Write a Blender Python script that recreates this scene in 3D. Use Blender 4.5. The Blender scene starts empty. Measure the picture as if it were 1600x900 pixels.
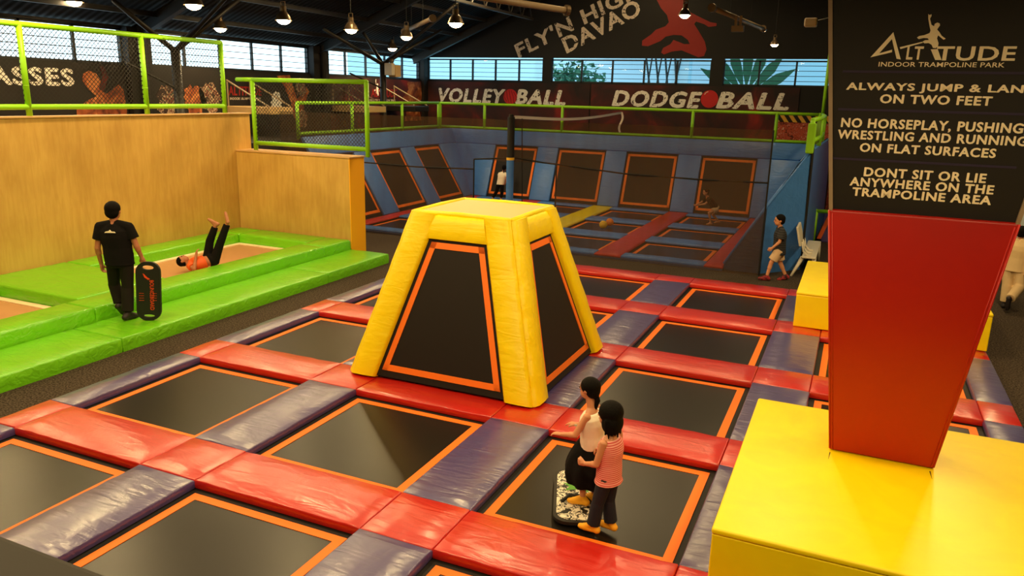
import bpy, bmesh, math, random
from mathutils import Vector, Matrix, noise
random.seed(7)
PI = math.pi
SC = bpy.context.scene
COL = SC.collection

# ---------------------------------------------------------------- camera
cam_data = bpy.data.cameras.new('camera')
cam = bpy.data.objects.new('camera', cam_data)
COL.objects.link(cam)
SC.camera = cam
cam_data.sensor_width = 36.0
cam_data.lens = 1199.39 / 1600.0 * 36.0
cam_data.clip_start = 0.05
cam_data.clip_end = 200
CR, CU, CF = Vector((0.91271, 0.40791, 0.02408)), Vector((-0.12058, 0.21240, 0.96972)), Vector((0, 0, 0))
yaw, pitch, roll = -0.41382, 0.24724, 0.024843
CF = Vector((math.sin(yaw) * math.cos(pitch), math.cos(yaw) * math.cos(pitch), -math.sin(pitch)))
r0 = Vector((math.cos(yaw), -math.sin(yaw), 0))
u0 = r0.cross(CF)
CR = math.cos(roll) * r0 + math.sin(roll) * u0
CU = -math.sin(roll) * r0 + math.cos(roll) * u0
CAM = Vector((5.761, -4.593, 3.428))
cam.matrix_world = Matrix(((CR.x, CU.x, -CF.x, CAM.x), (CR.y, CU.y, -CF.y, CAM.y), (CR.z, CU.z, -CF.z, CAM.z), (0, 0, 0, 1)))


def pix(p):
    q = Vector(p) - CAM
    d = q.dot(CF)
    if d < 0.1:
        return None
    return (800 + 1199.39 * q.dot(CR) / d, 450 - 1199.39 * q.dot(CU) / d)


# ---------------------------------------------------------------- sky, lamps, exposure
SC.view_settings.view_transform = 'Standard'
SC.view_settings.look = 'None'
SC.view_settings.exposure = 0.0
SC.view_settings.gamma = 1.0
SC.view_settings.use_curve_mapping = False
SC.cycles.max_bounces = 7
SC.cycles.diffuse_bounces = 3
SC.cycles.glossy_bounces = 3
SC.cycles.transparent_max_bounces = 16
SC.cycles.caustics_reflective = False
SC.cycles.caustics_refractive = False
SC.cycles.sample_clamp_indirect = 4.0

world = bpy.data.worlds.new('sky')
SC.world = world
world.use_nodes = True
wn = world.node_tree.nodes
wl = world.node_tree.links
bg = wn['Background']
tc = wn.new('ShaderNodeTexCoord')
sep = wn.new('ShaderNodeSeparateXYZ')
mr = wn.new('ShaderNodeMapRange')
mr.inputs[1].default_value = -0.75
mr.inputs[2].default_value = -0.35
ramp = wn.new('ShaderNodeMixRGB')
ramp.inputs[1].default_value = (2.1, 2.5, 2.6, 1)     # bright overcast side
ramp.inputs[2].default_value = (0.5, 1.2, 1.5, 1)     # blue evening side
wl.new(tc.outputs['Generated'], sep.inputs[0])
wl.new(sep.outputs[0], mr.inputs[0])
wl.new(mr.outputs[0], ramp.inputs[0])
wl.new(ramp.outputs[0], bg.inputs[0])
bg.inputs[1].default_value = 1.15

WARM = (1.0, 0.72, 0.34)
COURT_W = 300.0      # lamps over the courts (out of frame or in frame)
LAMP_Z = 4.9


def lamp_light(x, y, z, watts, parent=None, tilt=0.0):
    d = bpy.data.lights.new('lamp_glow', 'SPOT')
    d.spot_size = math.radians(158)
    d.spot_blend = 0.35
    d.color = WARM
    d.energy = watts
    d.shadow_soft_size = 0.14
    o = bpy.data.objects.new('lamp_glow', d)
    COL.objects.link(o)
    o.rotation_euler = (0, tilt, 0)
    if parent:
        o.parent = parent
    else:
        o.location = (x, y, z)
    return o


# lamps of the hall over the main court, above the top of the frame
for (lx, ly) in [(-9.83, 1.5), (-9.83, 4.4), (-6.2, 1.2), (-6.2, 4.2), (-2.65, -2.2), (-2.65, 1.4), (-2.65, 5.0), (0.9, -3.0), (0.9, 1.0), (0.9, 5.0),  # far-left pair extends the hanging row, added for glare on the pads
                 (4.4, -2.4), (4.4, 1.6), (4.4, 5.4), (7.9, -2.4), (7.9, 1.6), (7.9, 5.4), (7.9, 9.4), (7.9, 13.2)]:  # last two are added, unseen, to brighten the blue side wall and bench
    lamp_light(lx, ly, 5.3 if lx > -7 else 4.95, COURT_W if lx > -7 else 340.0, None, 0.0 if lx > -7 else -0.35)
for (lx, ly) in [(4.2, -6.6), (7.6, -6.6)]:
    lamp_light(lx, ly, 5.6, 320.0)
# added unseen lamps high under the roof, brightening the dodgeball court and back wall
for (lx, ly, lz) in [(-3.4, 14.5, 7.2), (0.6, 13.4, 7.3), (-1.5, 20.3, 7.8), (-5.2, 18.0, 6.7), (3.2, 15.4, 7.7), (-5.6, 12.0, 6.4)]:
    lamp_light(lx, ly, lz, 240.0).data.spot_size = math.radians(176)


# ---------------------------------------------------------------- materials
def lin(c):
    out = []
    for v in c:
        v = v / 255.0
        out.append(v / 12.92 if v <= 0.04045 else ((v + 0.055) / 1.055) ** 2.4)
    return (out[0], out[1], out[2], 1.0)


def new_mat(name):
    m = bpy.data.materials.new(name)
    m.use_nodes = True
    return m, m.node_tree.nodes, m.node_tree.links, m.node_tree.nodes['Principled BSDF']


def obj_coords(n, l, scale=(1, 1, 1), rnd=True):
    t = n.new('ShaderNodeTexCoord')
    mp = n.new('ShaderNodeMapping')
    mp.inputs['Scale'].default_value = scale
    l.new(t.outputs['Object'], mp.inputs[0])
    if rnd:
        oi = n.new('ShaderNodeObjectInfo')
        mul = n.new('ShaderNodeMath')
        mul.operation = 'MULTIPLY'
        mul.inputs[1].default_value = 37.0
        l.new(oi.outputs['Random'], mul.inputs[0])
        cb = n.new('ShaderNodeCombineXYZ')
        for k in range(3):
            l.new(mul.outputs[0], cb.inputs[k])
        l.new(cb.outputs[0], mp.inputs['Location'])
    return mp


def plain(name, col, rough=0.6, metal=0.0, spec=0.5, noise_amt=0.0, noise_scale=8.0, bump=0.0, bscale=40.0):
    m, n, l, b = new_mat(name)
    b.inputs['Roughness'].default_value = rough
    b.inputs['Metallic'].default_value = metal
    b.inputs['Specular IOR Level'].default_value = spec
    mp = obj_coords(n, l)
    nz = n.new('ShaderNodeTexNoise')
    nz.inputs['Scale'].default_value = noise_scale
    nz.inputs['Detail'].default_value = 4
    l.new(mp.outputs[0], nz.inputs[0])
    mx = n.new('ShaderNodeMixRGB')
    c = lin(col)
    mx.inputs[1].default_value = tuple(max(0, v * (1 - noise_amt)) for v in c[:3]) + (1,)
    mx.inputs[2].default_value = tuple(min(1, v * (1 + noise_amt)) for v in c[:3]) + (1,)
    l.new(nz.outputs[0], mx.inputs[0])
    l.new(mx.outputs[0], b.inputs['Base Color'])
    if bump:
        bz = n.new('ShaderNodeTexNoise')
        bz.inputs['Scale'].default_value = bscale
        l.new(mp.outputs[0], bz.inputs[0])
        bp = n.new('ShaderNodeBump')
        bp.inputs['Strength'].default_value = bump
        bp.inputs['Distance'].default_value = 0.02
        l.new(bz.outputs[0], bp.inputs['Height'])
        l.new(bp.outputs[0], b.inputs['Normal'])
    return m


def vinyl(name, col, rough=0.33, wr=0.35, coat=0.0):
    """shiny stretched vinyl with soft puckers"""
    m, n, l, b = new_mat(name)
    b.inputs['Roughness'].default_value = rough
    b.inputs['Specular IOR Level'].default_value = 0.5
    b.inputs['Coat Weight'].default_value = coat
    b.inputs['Coat Roughness'].default_value = 0.26
    b.inputs['Coat IOR'].default_value = 1.6
    mp = obj_coords(n, l)
    nz = n.new('ShaderNodeTexNoise')
    nz.inputs['Scale'].default_value = 2.2
    nz.inputs['Detail'].default_value = 3
    nz.inputs['Distortion'].default_value = 1.6
    l.new(mp.outputs[0], nz.inputs[0])
    wv = n.new('ShaderNodeTexNoise')
    mp2 = obj_coords(n, l, (2.0, 9.0, 9.0))
    mp2.inputs['Rotation'].default_value = (0, 0, 0.6)
    wv.inputs['Scale'].default_value = 1.0
    wv.inputs['Detail'].default_value = 2
    wv.inputs['Distortion'].default_value = 1.2
    l.new(mp2.outputs[0], wv.inputs[0])
    ad = n.new('ShaderNodeMath')
    ad.operation = 'ADD'
    l.new(nz.outputs[0], ad.inputs[0])
    l.new(wv.outputs[0], ad.inputs[1])
    # sparse sharp creases where the cover is pulled
    cz = n.new('ShaderNodeTexNoise')
    mp3 = obj_coords(n, l, (1.0, 2.6, 1.0))
    mp3.inputs['Rotation'].default_value = (0, 0, 0.9)
    cz.inputs['Scale'].default_value = 1.0
    cz.inputs['Detail'].default_value = 1
    cz.inputs['Distortion'].default_value = 0.8
    l.new(mp3.outputs[0], cz.inputs[0])
    prev = cz.outputs[0]
    for op, val in (('SUBTRACT', 0.5), ('ABSOLUTE', None), ('MULTIPLY', 9.0), ('MINIMUM', 1.0)):
        k = n.new('ShaderNodeMath')
        k.operation = op
        l.new(prev, k.inputs[0])
        if val is not None:
            k.inputs[1].default_value = val
        prev = k.outputs[0]
    ad2 = n.new('ShaderNodeMath')
    ad2.operation = 'MULTIPLY_ADD'
    ad2.inputs[1].default_value = -0.13
    l.new(prev, ad2.inputs[0])
    l.new(ad.outputs[0], ad2.inputs[2])
    bp = n.new('ShaderNodeBump')
    bp.inputs['Strength'].default_value = wr
    bp.inputs['Distance'].default_value = 0.03
    l.new(ad2.outputs[0], bp.inputs['Height'])
    l.new(bp.outputs[0], b.inputs['Normal'])
    l.new(bp.outputs[0], b.inputs['Coat Normal'])
    mx = n.new('ShaderNodeMixRGB')
    c = lin(col)
    mx.inputs[1].default_value = tuple(v * 0.88 for v in c[:3]) + (1,)
    mx.inputs[2].default_value = tuple(min(1, v * 1.1) for v in c[:3]) + (1,)
    l.new(nz.outputs[0], mx.inputs[0])
    l.new(mx.outputs[0], b.inputs['Base Color'])
    return m


def worn_paint(name, col, dark=(30, 20, 15), amt=0.58, scale=9.0, rough=0.6):
    """pale printed lettering with scratches"""
    m, n, l, b = new_mat(name)
    b.inputs['Roughness'].default_value = rough
    mp = obj_coords(n, l)
    nz = n.new('ShaderNodeTexNoise')
    nz.inputs['Scale'].default_value = scale
    nz.inputs['Detail'].default_value = 6
    nz.inputs['Distortion'].default_value = 2.0
    l.new(mp.outputs[0], nz.inputs[0])
    rp = n.new('ShaderNodeValToRGB')
    rp.color_ramp.elements[0].position = amt
    rp.color_ramp.elements[0].color = lin(col)
    rp.color_ramp.elements[1].position = amt + 0.03
    rp.color_ramp.elements[1].color = lin(dark)
    l.new(nz.outputs[0], rp.inputs[0])
    l.new(rp.outputs[0], b.inputs['Base Color'])
    return m


def emit(name, col, strength):
    m, n, l, b = new_mat(name)
    b.inputs['Base Color'].default_value = (0.8, 0.8, 0.8, 1)
    b.inputs['Emission Color'].default_value = col + (1,)
    b.inputs['Emission Strength'].default_value = strength
    return m


def netting(name, col, cover, streak=0.0):
    """fine knotted net: too fine to resolve, so a share of the light passes"""
    m, n, l, b = new_mat(name)
    b.inputs['Base Color'].default_value = lin(col)
    b.inputs['Roughness'].default_value = 0.9
    b.inputs['Specular IOR Level'].default_value = 0.1
    tr = n.new('ShaderNodeBsdfTransparent')
    mix = n.new('ShaderNodeMixShader')
    out = n['Material Output']
    mp = obj_coords(n, l, (3.0, 3.0, 0.35), False)
    nz = n.new('ShaderNodeTexNoise')
    nz.inputs['Scale'].default_value = 1.5
    l.new(mp.outputs[0], nz.inputs[0])
    mr_ = n.new('ShaderNodeMapRange')
    mr_.inputs[1].default_value = 0.3
    mr_.inputs[2].default_value = 0.7
    mr_.inputs[3].default_value = cover - streak
    mr_.inputs[4].default_value = cover + streak
    l.new(nz.outputs[0], mr_.inputs[0])
    l.new(mr_.outputs[0], mix.inputs[0])
    l.new(tr.outputs[0], mix.inputs[1])
    l.new(b.outputs[0], mix.inputs[2])
    l.new(mix.outputs[0], out.inputs[0])
    return m


def chain_link(name, col, pitch=0.085, width=0.2):
    """diamond mesh fence as a cut-out pattern"""
    m, n, l, b = new_mat(name)
    b.inputs['Base Color'].default_value = lin(col)
    b.inputs['Roughness'].default_value = 0.7
    t = n.new('ShaderNodeTexCoord')
    sp = n.new('ShaderNodeSeparateXYZ')
    l.new(t.outputs['Object'], sp.inputs[0])

    def math_(op, a, bb):
        k = n.new('ShaderNodeMath')
        k.operation = op
        for i, v in enumerate((a, bb)):
            if v is None:
                continue
            if isinstance(v, (int, float)):
                k.inputs[i].default_value = v
            else:
                l.new(v, k.inputs[i])
        return k.outputs[0]
    h = math_('ADD', sp.outputs[0], sp.outputs[1])
    a1 = math_('ADD', h, sp.outputs[2])
    a2 = math_('SUBTRACT', h, sp.outputs[2])
    f1 = math_('FRACT', math_('MULTIPLY', a1, 1 / pitch), None)
    f2 = math_('FRACT', math_('MULTIPLY', a2, 1 / pitch), None)
    w1 = math_('LESS_THAN', f1, width)
    w2 = math_('LESS_THAN', f2, width)
    al = math_('MAXIMUM', w1, w2)
    tr = n.new('ShaderNodeBsdfTransparent')
    mix = n.new('ShaderNodeMixShader')
    l.new(al, mix.inputs[0])
    l.new(tr.outputs[0], mix.inputs[1])
    l.new(b.outputs[0], mix.inputs[2])
    l.new(mix.outputs[0], n['Material Output'].inputs[0])
    return m


def plywood(name):
    m, n, l, b = new_mat(name)
    b.inputs['Roughness'].default_value = 0.55
    mp = obj_coords(n, l, (6, 6, 0.8), False)
    nz = n.new('ShaderNodeTexNoise')
    nz.inputs['Scale'].default_value = 2.4
    nz.inputs['Detail'].default_value = 8
    nz.inputs['Distortion'].default_value = 0.6
    l.new(mp.outputs[0], nz.inputs[0])
    mp2 = obj_coords(n, l, (1, 1, 1), False)
    n2 = n.new('ShaderNodeTexNoise')
    n2.inputs['Scale'].default_value = 1.3
    n2.inputs['Detail'].default_value = 3
    l.new(mp2.outputs[0], n2.inputs[0])
    rp = n.new('ShaderNodeValToRGB')
    rp.color_ramp.elements[0].position = 0.3
    rp.color_ramp.elements[0].color = lin((200, 156, 76))
    rp.color_ramp.elements[1].position = 0.68
    rp.color_ramp.elements[1].color = lin((212, 170, 90))
    l.new(nz.outputs[0], rp.inputs[0])
    mx = n.new('ShaderNodeMixRGB')
    mx.blend_type = 'MULTIPLY'
    mx.inputs[0].default_value = 0.35
    rp2 = n.new('ShaderNodeValToRGB')
    rp2.color_ramp.elements[0].color = (0.55, 0.45, 0.3, 1)
    rp2.color_ramp.elements[0].position = 0.3
    rp2.color_ramp.elements[1].position = 0.6
    l.new(n2.outputs[0], rp2.inputs[0])
    l.new(rp.outputs[0], mx.inputs[1])
    l.new(rp2.outputs[0], mx.inputs[2])
    l.new(mx.outputs[0], b.inputs['Base Color'])
    return m


def carpet_mat(name):
    m, n, l, b = new_mat(name)
    b.inputs['Roughness'].default_value = 0.95
    b.inputs['Specular IOR Level'].default_value = 0.1
    mp = obj_coords(n, l, (1, 1, 1), False)
    nz = n.new('ShaderNodeTexNoise')
    nz.inputs['Scale'].default_value = 45
    nz.inputs['Detail'].default_value = 3
    l.new(mp.outputs[0], nz.inputs[0])
    rp = n.new('ShaderNodeValToRGB')
    rp.color_ramp.elements[0].position = 0.38
    rp.color_ramp.elements[0].color = lin((40, 33, 28))
    rp.color_ramp.elements[1].position = 0.65
    rp.color_ramp.elements[1].color = lin((90, 78, 66))
    l.new(nz.outputs[0], rp.inputs[0])
    l.new(rp.outputs[0], b.inputs['Base Color'])
    return m


def blotch(name, cols, scale, rough=0.7, dist=1.0, detail=5):
    """several printed colours in irregular blotches (posters, camouflage)"""
    m, n, l, b = new_mat(name)
    b.inputs['Roughness'].default_value = rough
    mp = obj_coords(n, l, (1, 1, 1), False)
    nz = n.new('ShaderNodeTexNoise')
    nz.inputs['Scale'].default_value = scale
    nz.inputs['Detail'].default_value = detail
    nz.inputs['Distortion'].default_value = dist
    l.new(mp.outputs[0], nz.inputs[0])
    rp = n.new('ShaderNodeValToRGB')
    rp.color_ramp.interpolation = 'CONSTANT' if len(cols[0]) > 2 and cols[0][2] == 'c' else 'LINEAR'
    e = rp.color_ramp.elements
    e[0].position, e[0].color = cols[0][0], lin(cols[0][1])
    e[1].position, e[1].color = cols[1][0], lin(cols[1][1])
    for c in cols[2:]:
        k = e.new(c[0])
        k.color = lin(c[1])
    l.new(nz.outputs[0], rp.inputs[0])
    l.new(rp.outputs[0], b.inputs['Base Color'])
    return m


def stripes(name, c1, c2, period, duty=0.5, axis=(0, 0, 1), rough=0.8):
    m, n, l, b = new_mat(name)
    b.inputs['Roughness'].default_value = rough
    t = n.new('ShaderNodeTexCoord')
    dt = n.new('ShaderNodeVectorMath')
    dt.operation = 'DOT_PRODUCT'
    dt.inputs[1].default_value = axis
    l.new(t.outputs['Object'], dt.inputs[0])
    k = n.new('ShaderNodeMath')
    k.operation = 'MULTIPLY'
    k.inputs[1].default_value = 1 / period
    l.new(dt.outputs['Value'], k.inputs[0])
    f = n.new('ShaderNodeMath')
    f.operation = 'FRACT'
    l.new(k.outputs[0], f.inputs[0])
    g = n.new('ShaderNodeMath')
    g.operation = 'LESS_THAN'
    g.inputs[1].default_value = duty
    l.new(f.outputs[0], g.inputs[0])
    mx = n.new('ShaderNodeMixRGB')
    mx.inputs[1].default_value = lin(c1)
    mx.inputs[2].default_value = lin(c2)
    l.new(g.outputs[0], mx.inputs[0])
    l.new(mx.outputs[0], b.inputs['Base Color'])
    return m


def glass_mat(name):
    m, n, l, b = new_mat(name)
    gl = n.new('ShaderNodeBsdfGlossy')
    gl.inputs['Roughness'].default_value = 0.02
    tr = n.new('ShaderNodeBsdfTransparent')
    tr.inputs[0].default_value = (0.93, 0.98, 1.0, 1)
    mix = n.new('ShaderNodeMixShader')
    mix.inputs[0].default_value = 0.008
    l.new(tr.outputs[0], mix.inputs[1])
    l.new(gl.outputs[0], mix.inputs[2])
    l.new(mix.outputs[0], n['Material Output'].inputs[0])
    return m


def corrugated(name):
    m, n, l, b = new_mat(name)
    b.inputs['Roughness'].default_value = 0.8
    b.inputs['Specular IOR Level'].default_value = 0.15
    mp = obj_coords(n, l, (1, 1, 1), False)
    wv = n.new('ShaderNodeTexWave')
    wv.bands_direction = 'Y'
    wv.inputs['Scale'].default_value = 1.6
    l.new(mp.outputs[0], wv.inputs[0])
    bp = n.new('ShaderNodeBump')
    bp.inputs['Strength'].default_value = 0.5
    bp.inputs['Distance'].default_value = 0.05
    l.new(wv.outputs[0], bp.inputs['Height'])
    l.new(bp.outputs[0], b.inputs['Normal'])
    nz = n.new('ShaderNodeTexNoise')
    nz.inputs['Scale'].default_value = 0.6
    l.new(mp.outputs[0], nz.inputs[0])
    mx = n.new('ShaderNodeMixRGB')
    mx.inputs[1].default_value = lin((20, 16, 13))
    mx.inputs[2].default_value = lin((36, 30, 26))
    l.new(nz.outputs[0], mx.inputs[0])
    l.new(mx.outputs[0], b.inputs['Base Color'])
    return m


M = {}
M['red'] = vinyl('red_vinyl', (196, 30, 20), 0.34, 0.27, 0.7)
M['purple'] = vinyl('purple_vinyl', (78, 66, 122), 0.34, 0.27, 0.8)
M['blue'] = vinyl('blue_vinyl', (66, 122, 204), 0.38)
M['dodge_red'] = vinyl('matt_red_vinyl', (190, 36, 40), 0.45)
M['slate'] = vinyl('slate_blue_vinyl', (46, 68, 110), 0.5)
M['yellow'] = vinyl('yellow_vinyl', (255, 222, 2), 0.42, 0.28)
M['yellow_flat'] = vinyl('taut_yellow_vinyl', (255, 222, 0), 0.42, 0.05)
M['amber'] = plain('amber_painted_board', (250, 178, 10), 0.6)
M['green'] = vinyl('green_vinyl', (112, 200, 20), 0.32, 0.6, 0.4)
M['deck_tan'] = plain('tan_deck_vinyl', (226, 178, 112), 0.55)
M['sign_red'] = plain('taut_red_vinyl', (168, 17, 7), 0.45, noise_amt=0.04)
M['mat'] = plain('woven_black_mat', (24, 20, 17), 0.31, spec=0.32, noise_amt=0.12, noise_scale=3)
M['reb_mat'] = plain('black_rebound_mat', (30, 24, 20), 0.6, spec=0.25, noise_amt=0.1)
M['tan_mat'] = plain('tan_woven_mat', (196, 146, 98), 0.6, noise_amt=0.06)
M['tan_edge'] = plain('pale_mat_edge', (250, 228, 190), 0.6)
M['orange'] = plain('orange_webbing', (244, 118, 14), 0.6, noise_amt=0.05)
M['black'] = plain('black_steel', (14, 11, 10), 0.6)
M['skirt'] = plain('black_spring_cover', (20, 15, 12), 0.7)
M['dark_wall'] = plain('dark_brown_wall_paint', (22, 14, 11), 0.75, noise_amt=0.2, noise_scale=1.5)
M['mural_wall'] = plain('black_mural_wall', (15, 10, 8), 0.7, noise_amt=0.2, noise_scale=1.2)
M['steel'] = plain('dark_steel', (30, 24, 20), 0.5, noise_amt=0.15)
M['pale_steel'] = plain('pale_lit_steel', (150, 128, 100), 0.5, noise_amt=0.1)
M['rail'] = plain('lime_foam_sleeve', (146, 214, 22), 0.45, noise_amt=0.08, noise_scale=3)
M['ply'] = plywood('plywood')
M['ply_edge'] = plain('plywood_top_plank', (205, 160, 104), 0.55, noise_amt=0.12)
M['carpet'] = carpet_mat('speckled_grey_carpet')
M['net'] = netting('brown_safety_net', (84, 64, 46), 0.52, 0.06)
M['net_light'] = netting('thin_brown_net', (84, 64, 44), 0.5, 0.1)
M['link'] = chain_link('black_diamond_mesh', (26, 22, 18))
M['cord'] = plain('black_cord', (10, 9, 9), 0.8)
M['white_tape'] = plain('white_tape', (230, 220, 205), 0.7)
M['letters'] = worn_paint('worn_white_print', (250, 244, 236), (60, 40, 34), 0.6, 7)
M['letters_dim'] = worn_paint('worn_grey_print', (224, 208, 192), (40, 26, 20), 0.58, 6)
M['print_white'] = plain('white_print', (250, 236, 206), 0.55)
M['print_red'] = plain('red_print', (206, 24, 26), 0.6, noise_amt=0.1)
M['mural_red'] = plain('red_mural_paint', (150, 22, 14), 0.6, noise_amt=0.1)
M['ban'] = plain('black_banner_cloth', (17, 12, 9), 0.6, noise_amt=0.1)
M['banner'] = blotch('dark_red_banner_print', [(0.35, (24, 14, 14)), (0.58, (78, 20, 18)), (0.75, (150, 34, 24))], 0.7)
M['banner_black'] = blotch('black_banner_print', [(0.3, (13, 8, 8)), (0.7, (28, 15, 13))], 0.9)
M['skin_print'] = blotch('orange_figure_print', [(0.3, (92, 34, 16)), (0.5, (170, 84, 38)), (0.7, (226, 150, 84))], 3.0)
M['splash'] = blotch('splash_print', [(0.3, (60, 34, 28), 'c'), (0.44, (190, 160, 130)), (0.5, (110, 46, 34)), (0.58, (206, 180, 150)), (0.64, (60, 80, 60))], 5.0)
M['indigo'] = plain('indigo_print', (40, 28, 62), 0.6)
M['alu'] = plain('aluminium_edge', (170, 150, 128), 0.4, 0.3, noise_amt=0.15)
M['white_plastic'] = plain('white_plastic', (226, 216, 196), 0.45)
M['lamp_metal'] = plain('lamp_housing', (120, 100, 76), 0.35, 0.6)
M['bulb'] = emit('lamp_bulb', (1.0, 0.72, 0.36), 60.0)
M['bulb_dim'] = emit('lamp_lens', (1.0, 0.86, 0.6), 12.0)
M['glass'] = glass_mat('window_glass')
M['frame'] = plain('black_window_frame', (16, 20, 26), 0.5)
M['roof'] = corrugated('corrugated_roof_underside')
M['brick'] = blotch('red_graffiti_wall', [(0.36, (90, 34, 26)), (0.5, (206, 90, 62)), (0.6, (160, 60, 44)), (0.68, (240, 190, 160))], 9.0, 0.8, 2.0)
M['hazard'] = stripes('hazard_stripes', (30, 20, 14), (226, 170, 60), 0.22, 0.5, (0.8, 0, 0.6))
M['outer_wall'] = plain('pale_outer_wall', (210, 222, 230), 0.8)
M['leaf'] = plain('palm_leaf', (70, 120, 84), 0.6, noise_amt=0.3)
M['ledge'] = plain('brown_ledge', (20, 13, 7), 0.7, noise_amt=0.1)
M['skin'] = plain('warm_skin', (206, 142, 104), 0.55, noise_amt=0.04)
M['skin_tan'] = plain('tan_skin', (176, 112, 76), 0.55, noise_amt=0.04)
M['hair'] = plain('black_hair', (10, 7, 5), 0.75, spec=0.12, noise_amt=0.3, noise_scale=60, bump=0.2, bscale=90)
M['black_cotton'] = plain('black_cotton', (17, 15, 15), 0.9, spec=0.15, noise_amt=0.15, bump=0.3, bscale=14)
M['grey_trouser'] = plain('charcoal_trouser', (34, 29, 27), 0.9, spec=0.15, noise_amt=0.15, bump=0.3, bscale=12)
M['denim'] = plain('dark_denim', (20, 24, 40), 0.85, noise_amt=0.25, noise_scale=14, bump=0.3, bscale=18)
M['pink_stripe'] = stripes('pink_striped_cotton', (246, 176, 164), (216, 84, 84), 0.017, 0.5)
M['white_cotton'] = plain('white_cotton', (244, 232, 212), 0.8, bump=0.25, bscale=14)
M['khaki'] = plain('khaki_cotton', (206, 176, 140), 0.85, noise_amt=0.08, bump=0.3, bscale=12)
M['beige_cotton'] = plain('beige_cotton', (216, 186, 140), 0.85, noise_amt=0.06, bump=0.3, bscale=10)
M['navy_stripe'] = stripes('black_tee_pinstripe', (26, 26, 32), (74, 74, 78), 0.045, 0.14)
M['sock_yellow'] = plain('yellow_grip_sock', (246, 176, 30), 0.7)
M['sock_mark'] = plain('sock_dot', (30, 22, 12), 0.7)
M['shoe'] = plain('dark_shoe', (30, 20, 20), 0.6)
M['shoe_red'] = blotch('red_black_shoe', [(0.4, (30, 18, 20)), (0.55, (150, 30, 40))], 14)
M['camo'] = blotch('black_white_camouflage', [(0.3, (16, 15, 14), 'c'), (0.46, (240, 232, 214)), (0.53, (30, 28, 26)), (0.57, (240, 232, 214))], 14, 0.5, 0.6, 3)
M['green_print'] = plain('green_print', (90, 160, 50), 0.6)
M['orange_print'] = plain('orange_red_print', (232, 74, 26), 0.6)
M['board_black'] = plain('black_foam_board', (24, 20, 18), 0.55)
M['ball_yellow'] = plain('yellow_ball', (236, 190, 50), 0.5)
M['ball_orange'] = plain('orange_ball', (240, 130, 40), 0.5)
M['eye'] = plain('eye_dark', (18, 12, 10), 0.2)
M['lip'] = plain('lip', (160, 76, 66), 0.5)
M['slab'] = plain('beige_slab', (200, 164, 112), 0.6, noise_amt=0.1)
M['strap_orange'] = plain('orange_strap', (226, 92, 26), 0.6)
M['grey_speaker'] = plain('pale_box', (214, 196, 170), 0.5)


# ---------------------------------------------------------------- builders
def bevel_verts(bm, verts, bev, seg):
    vs = set(verts)
    edges = [e for e in bm.edges if e.verts[0] in vs and e.verts[1] in vs]
    bmesh.ops.bevel(bm, geom=edges, offset=bev, segments=seg, profile=0.5, affect='EDGES', clamp_overlap=True)


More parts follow.
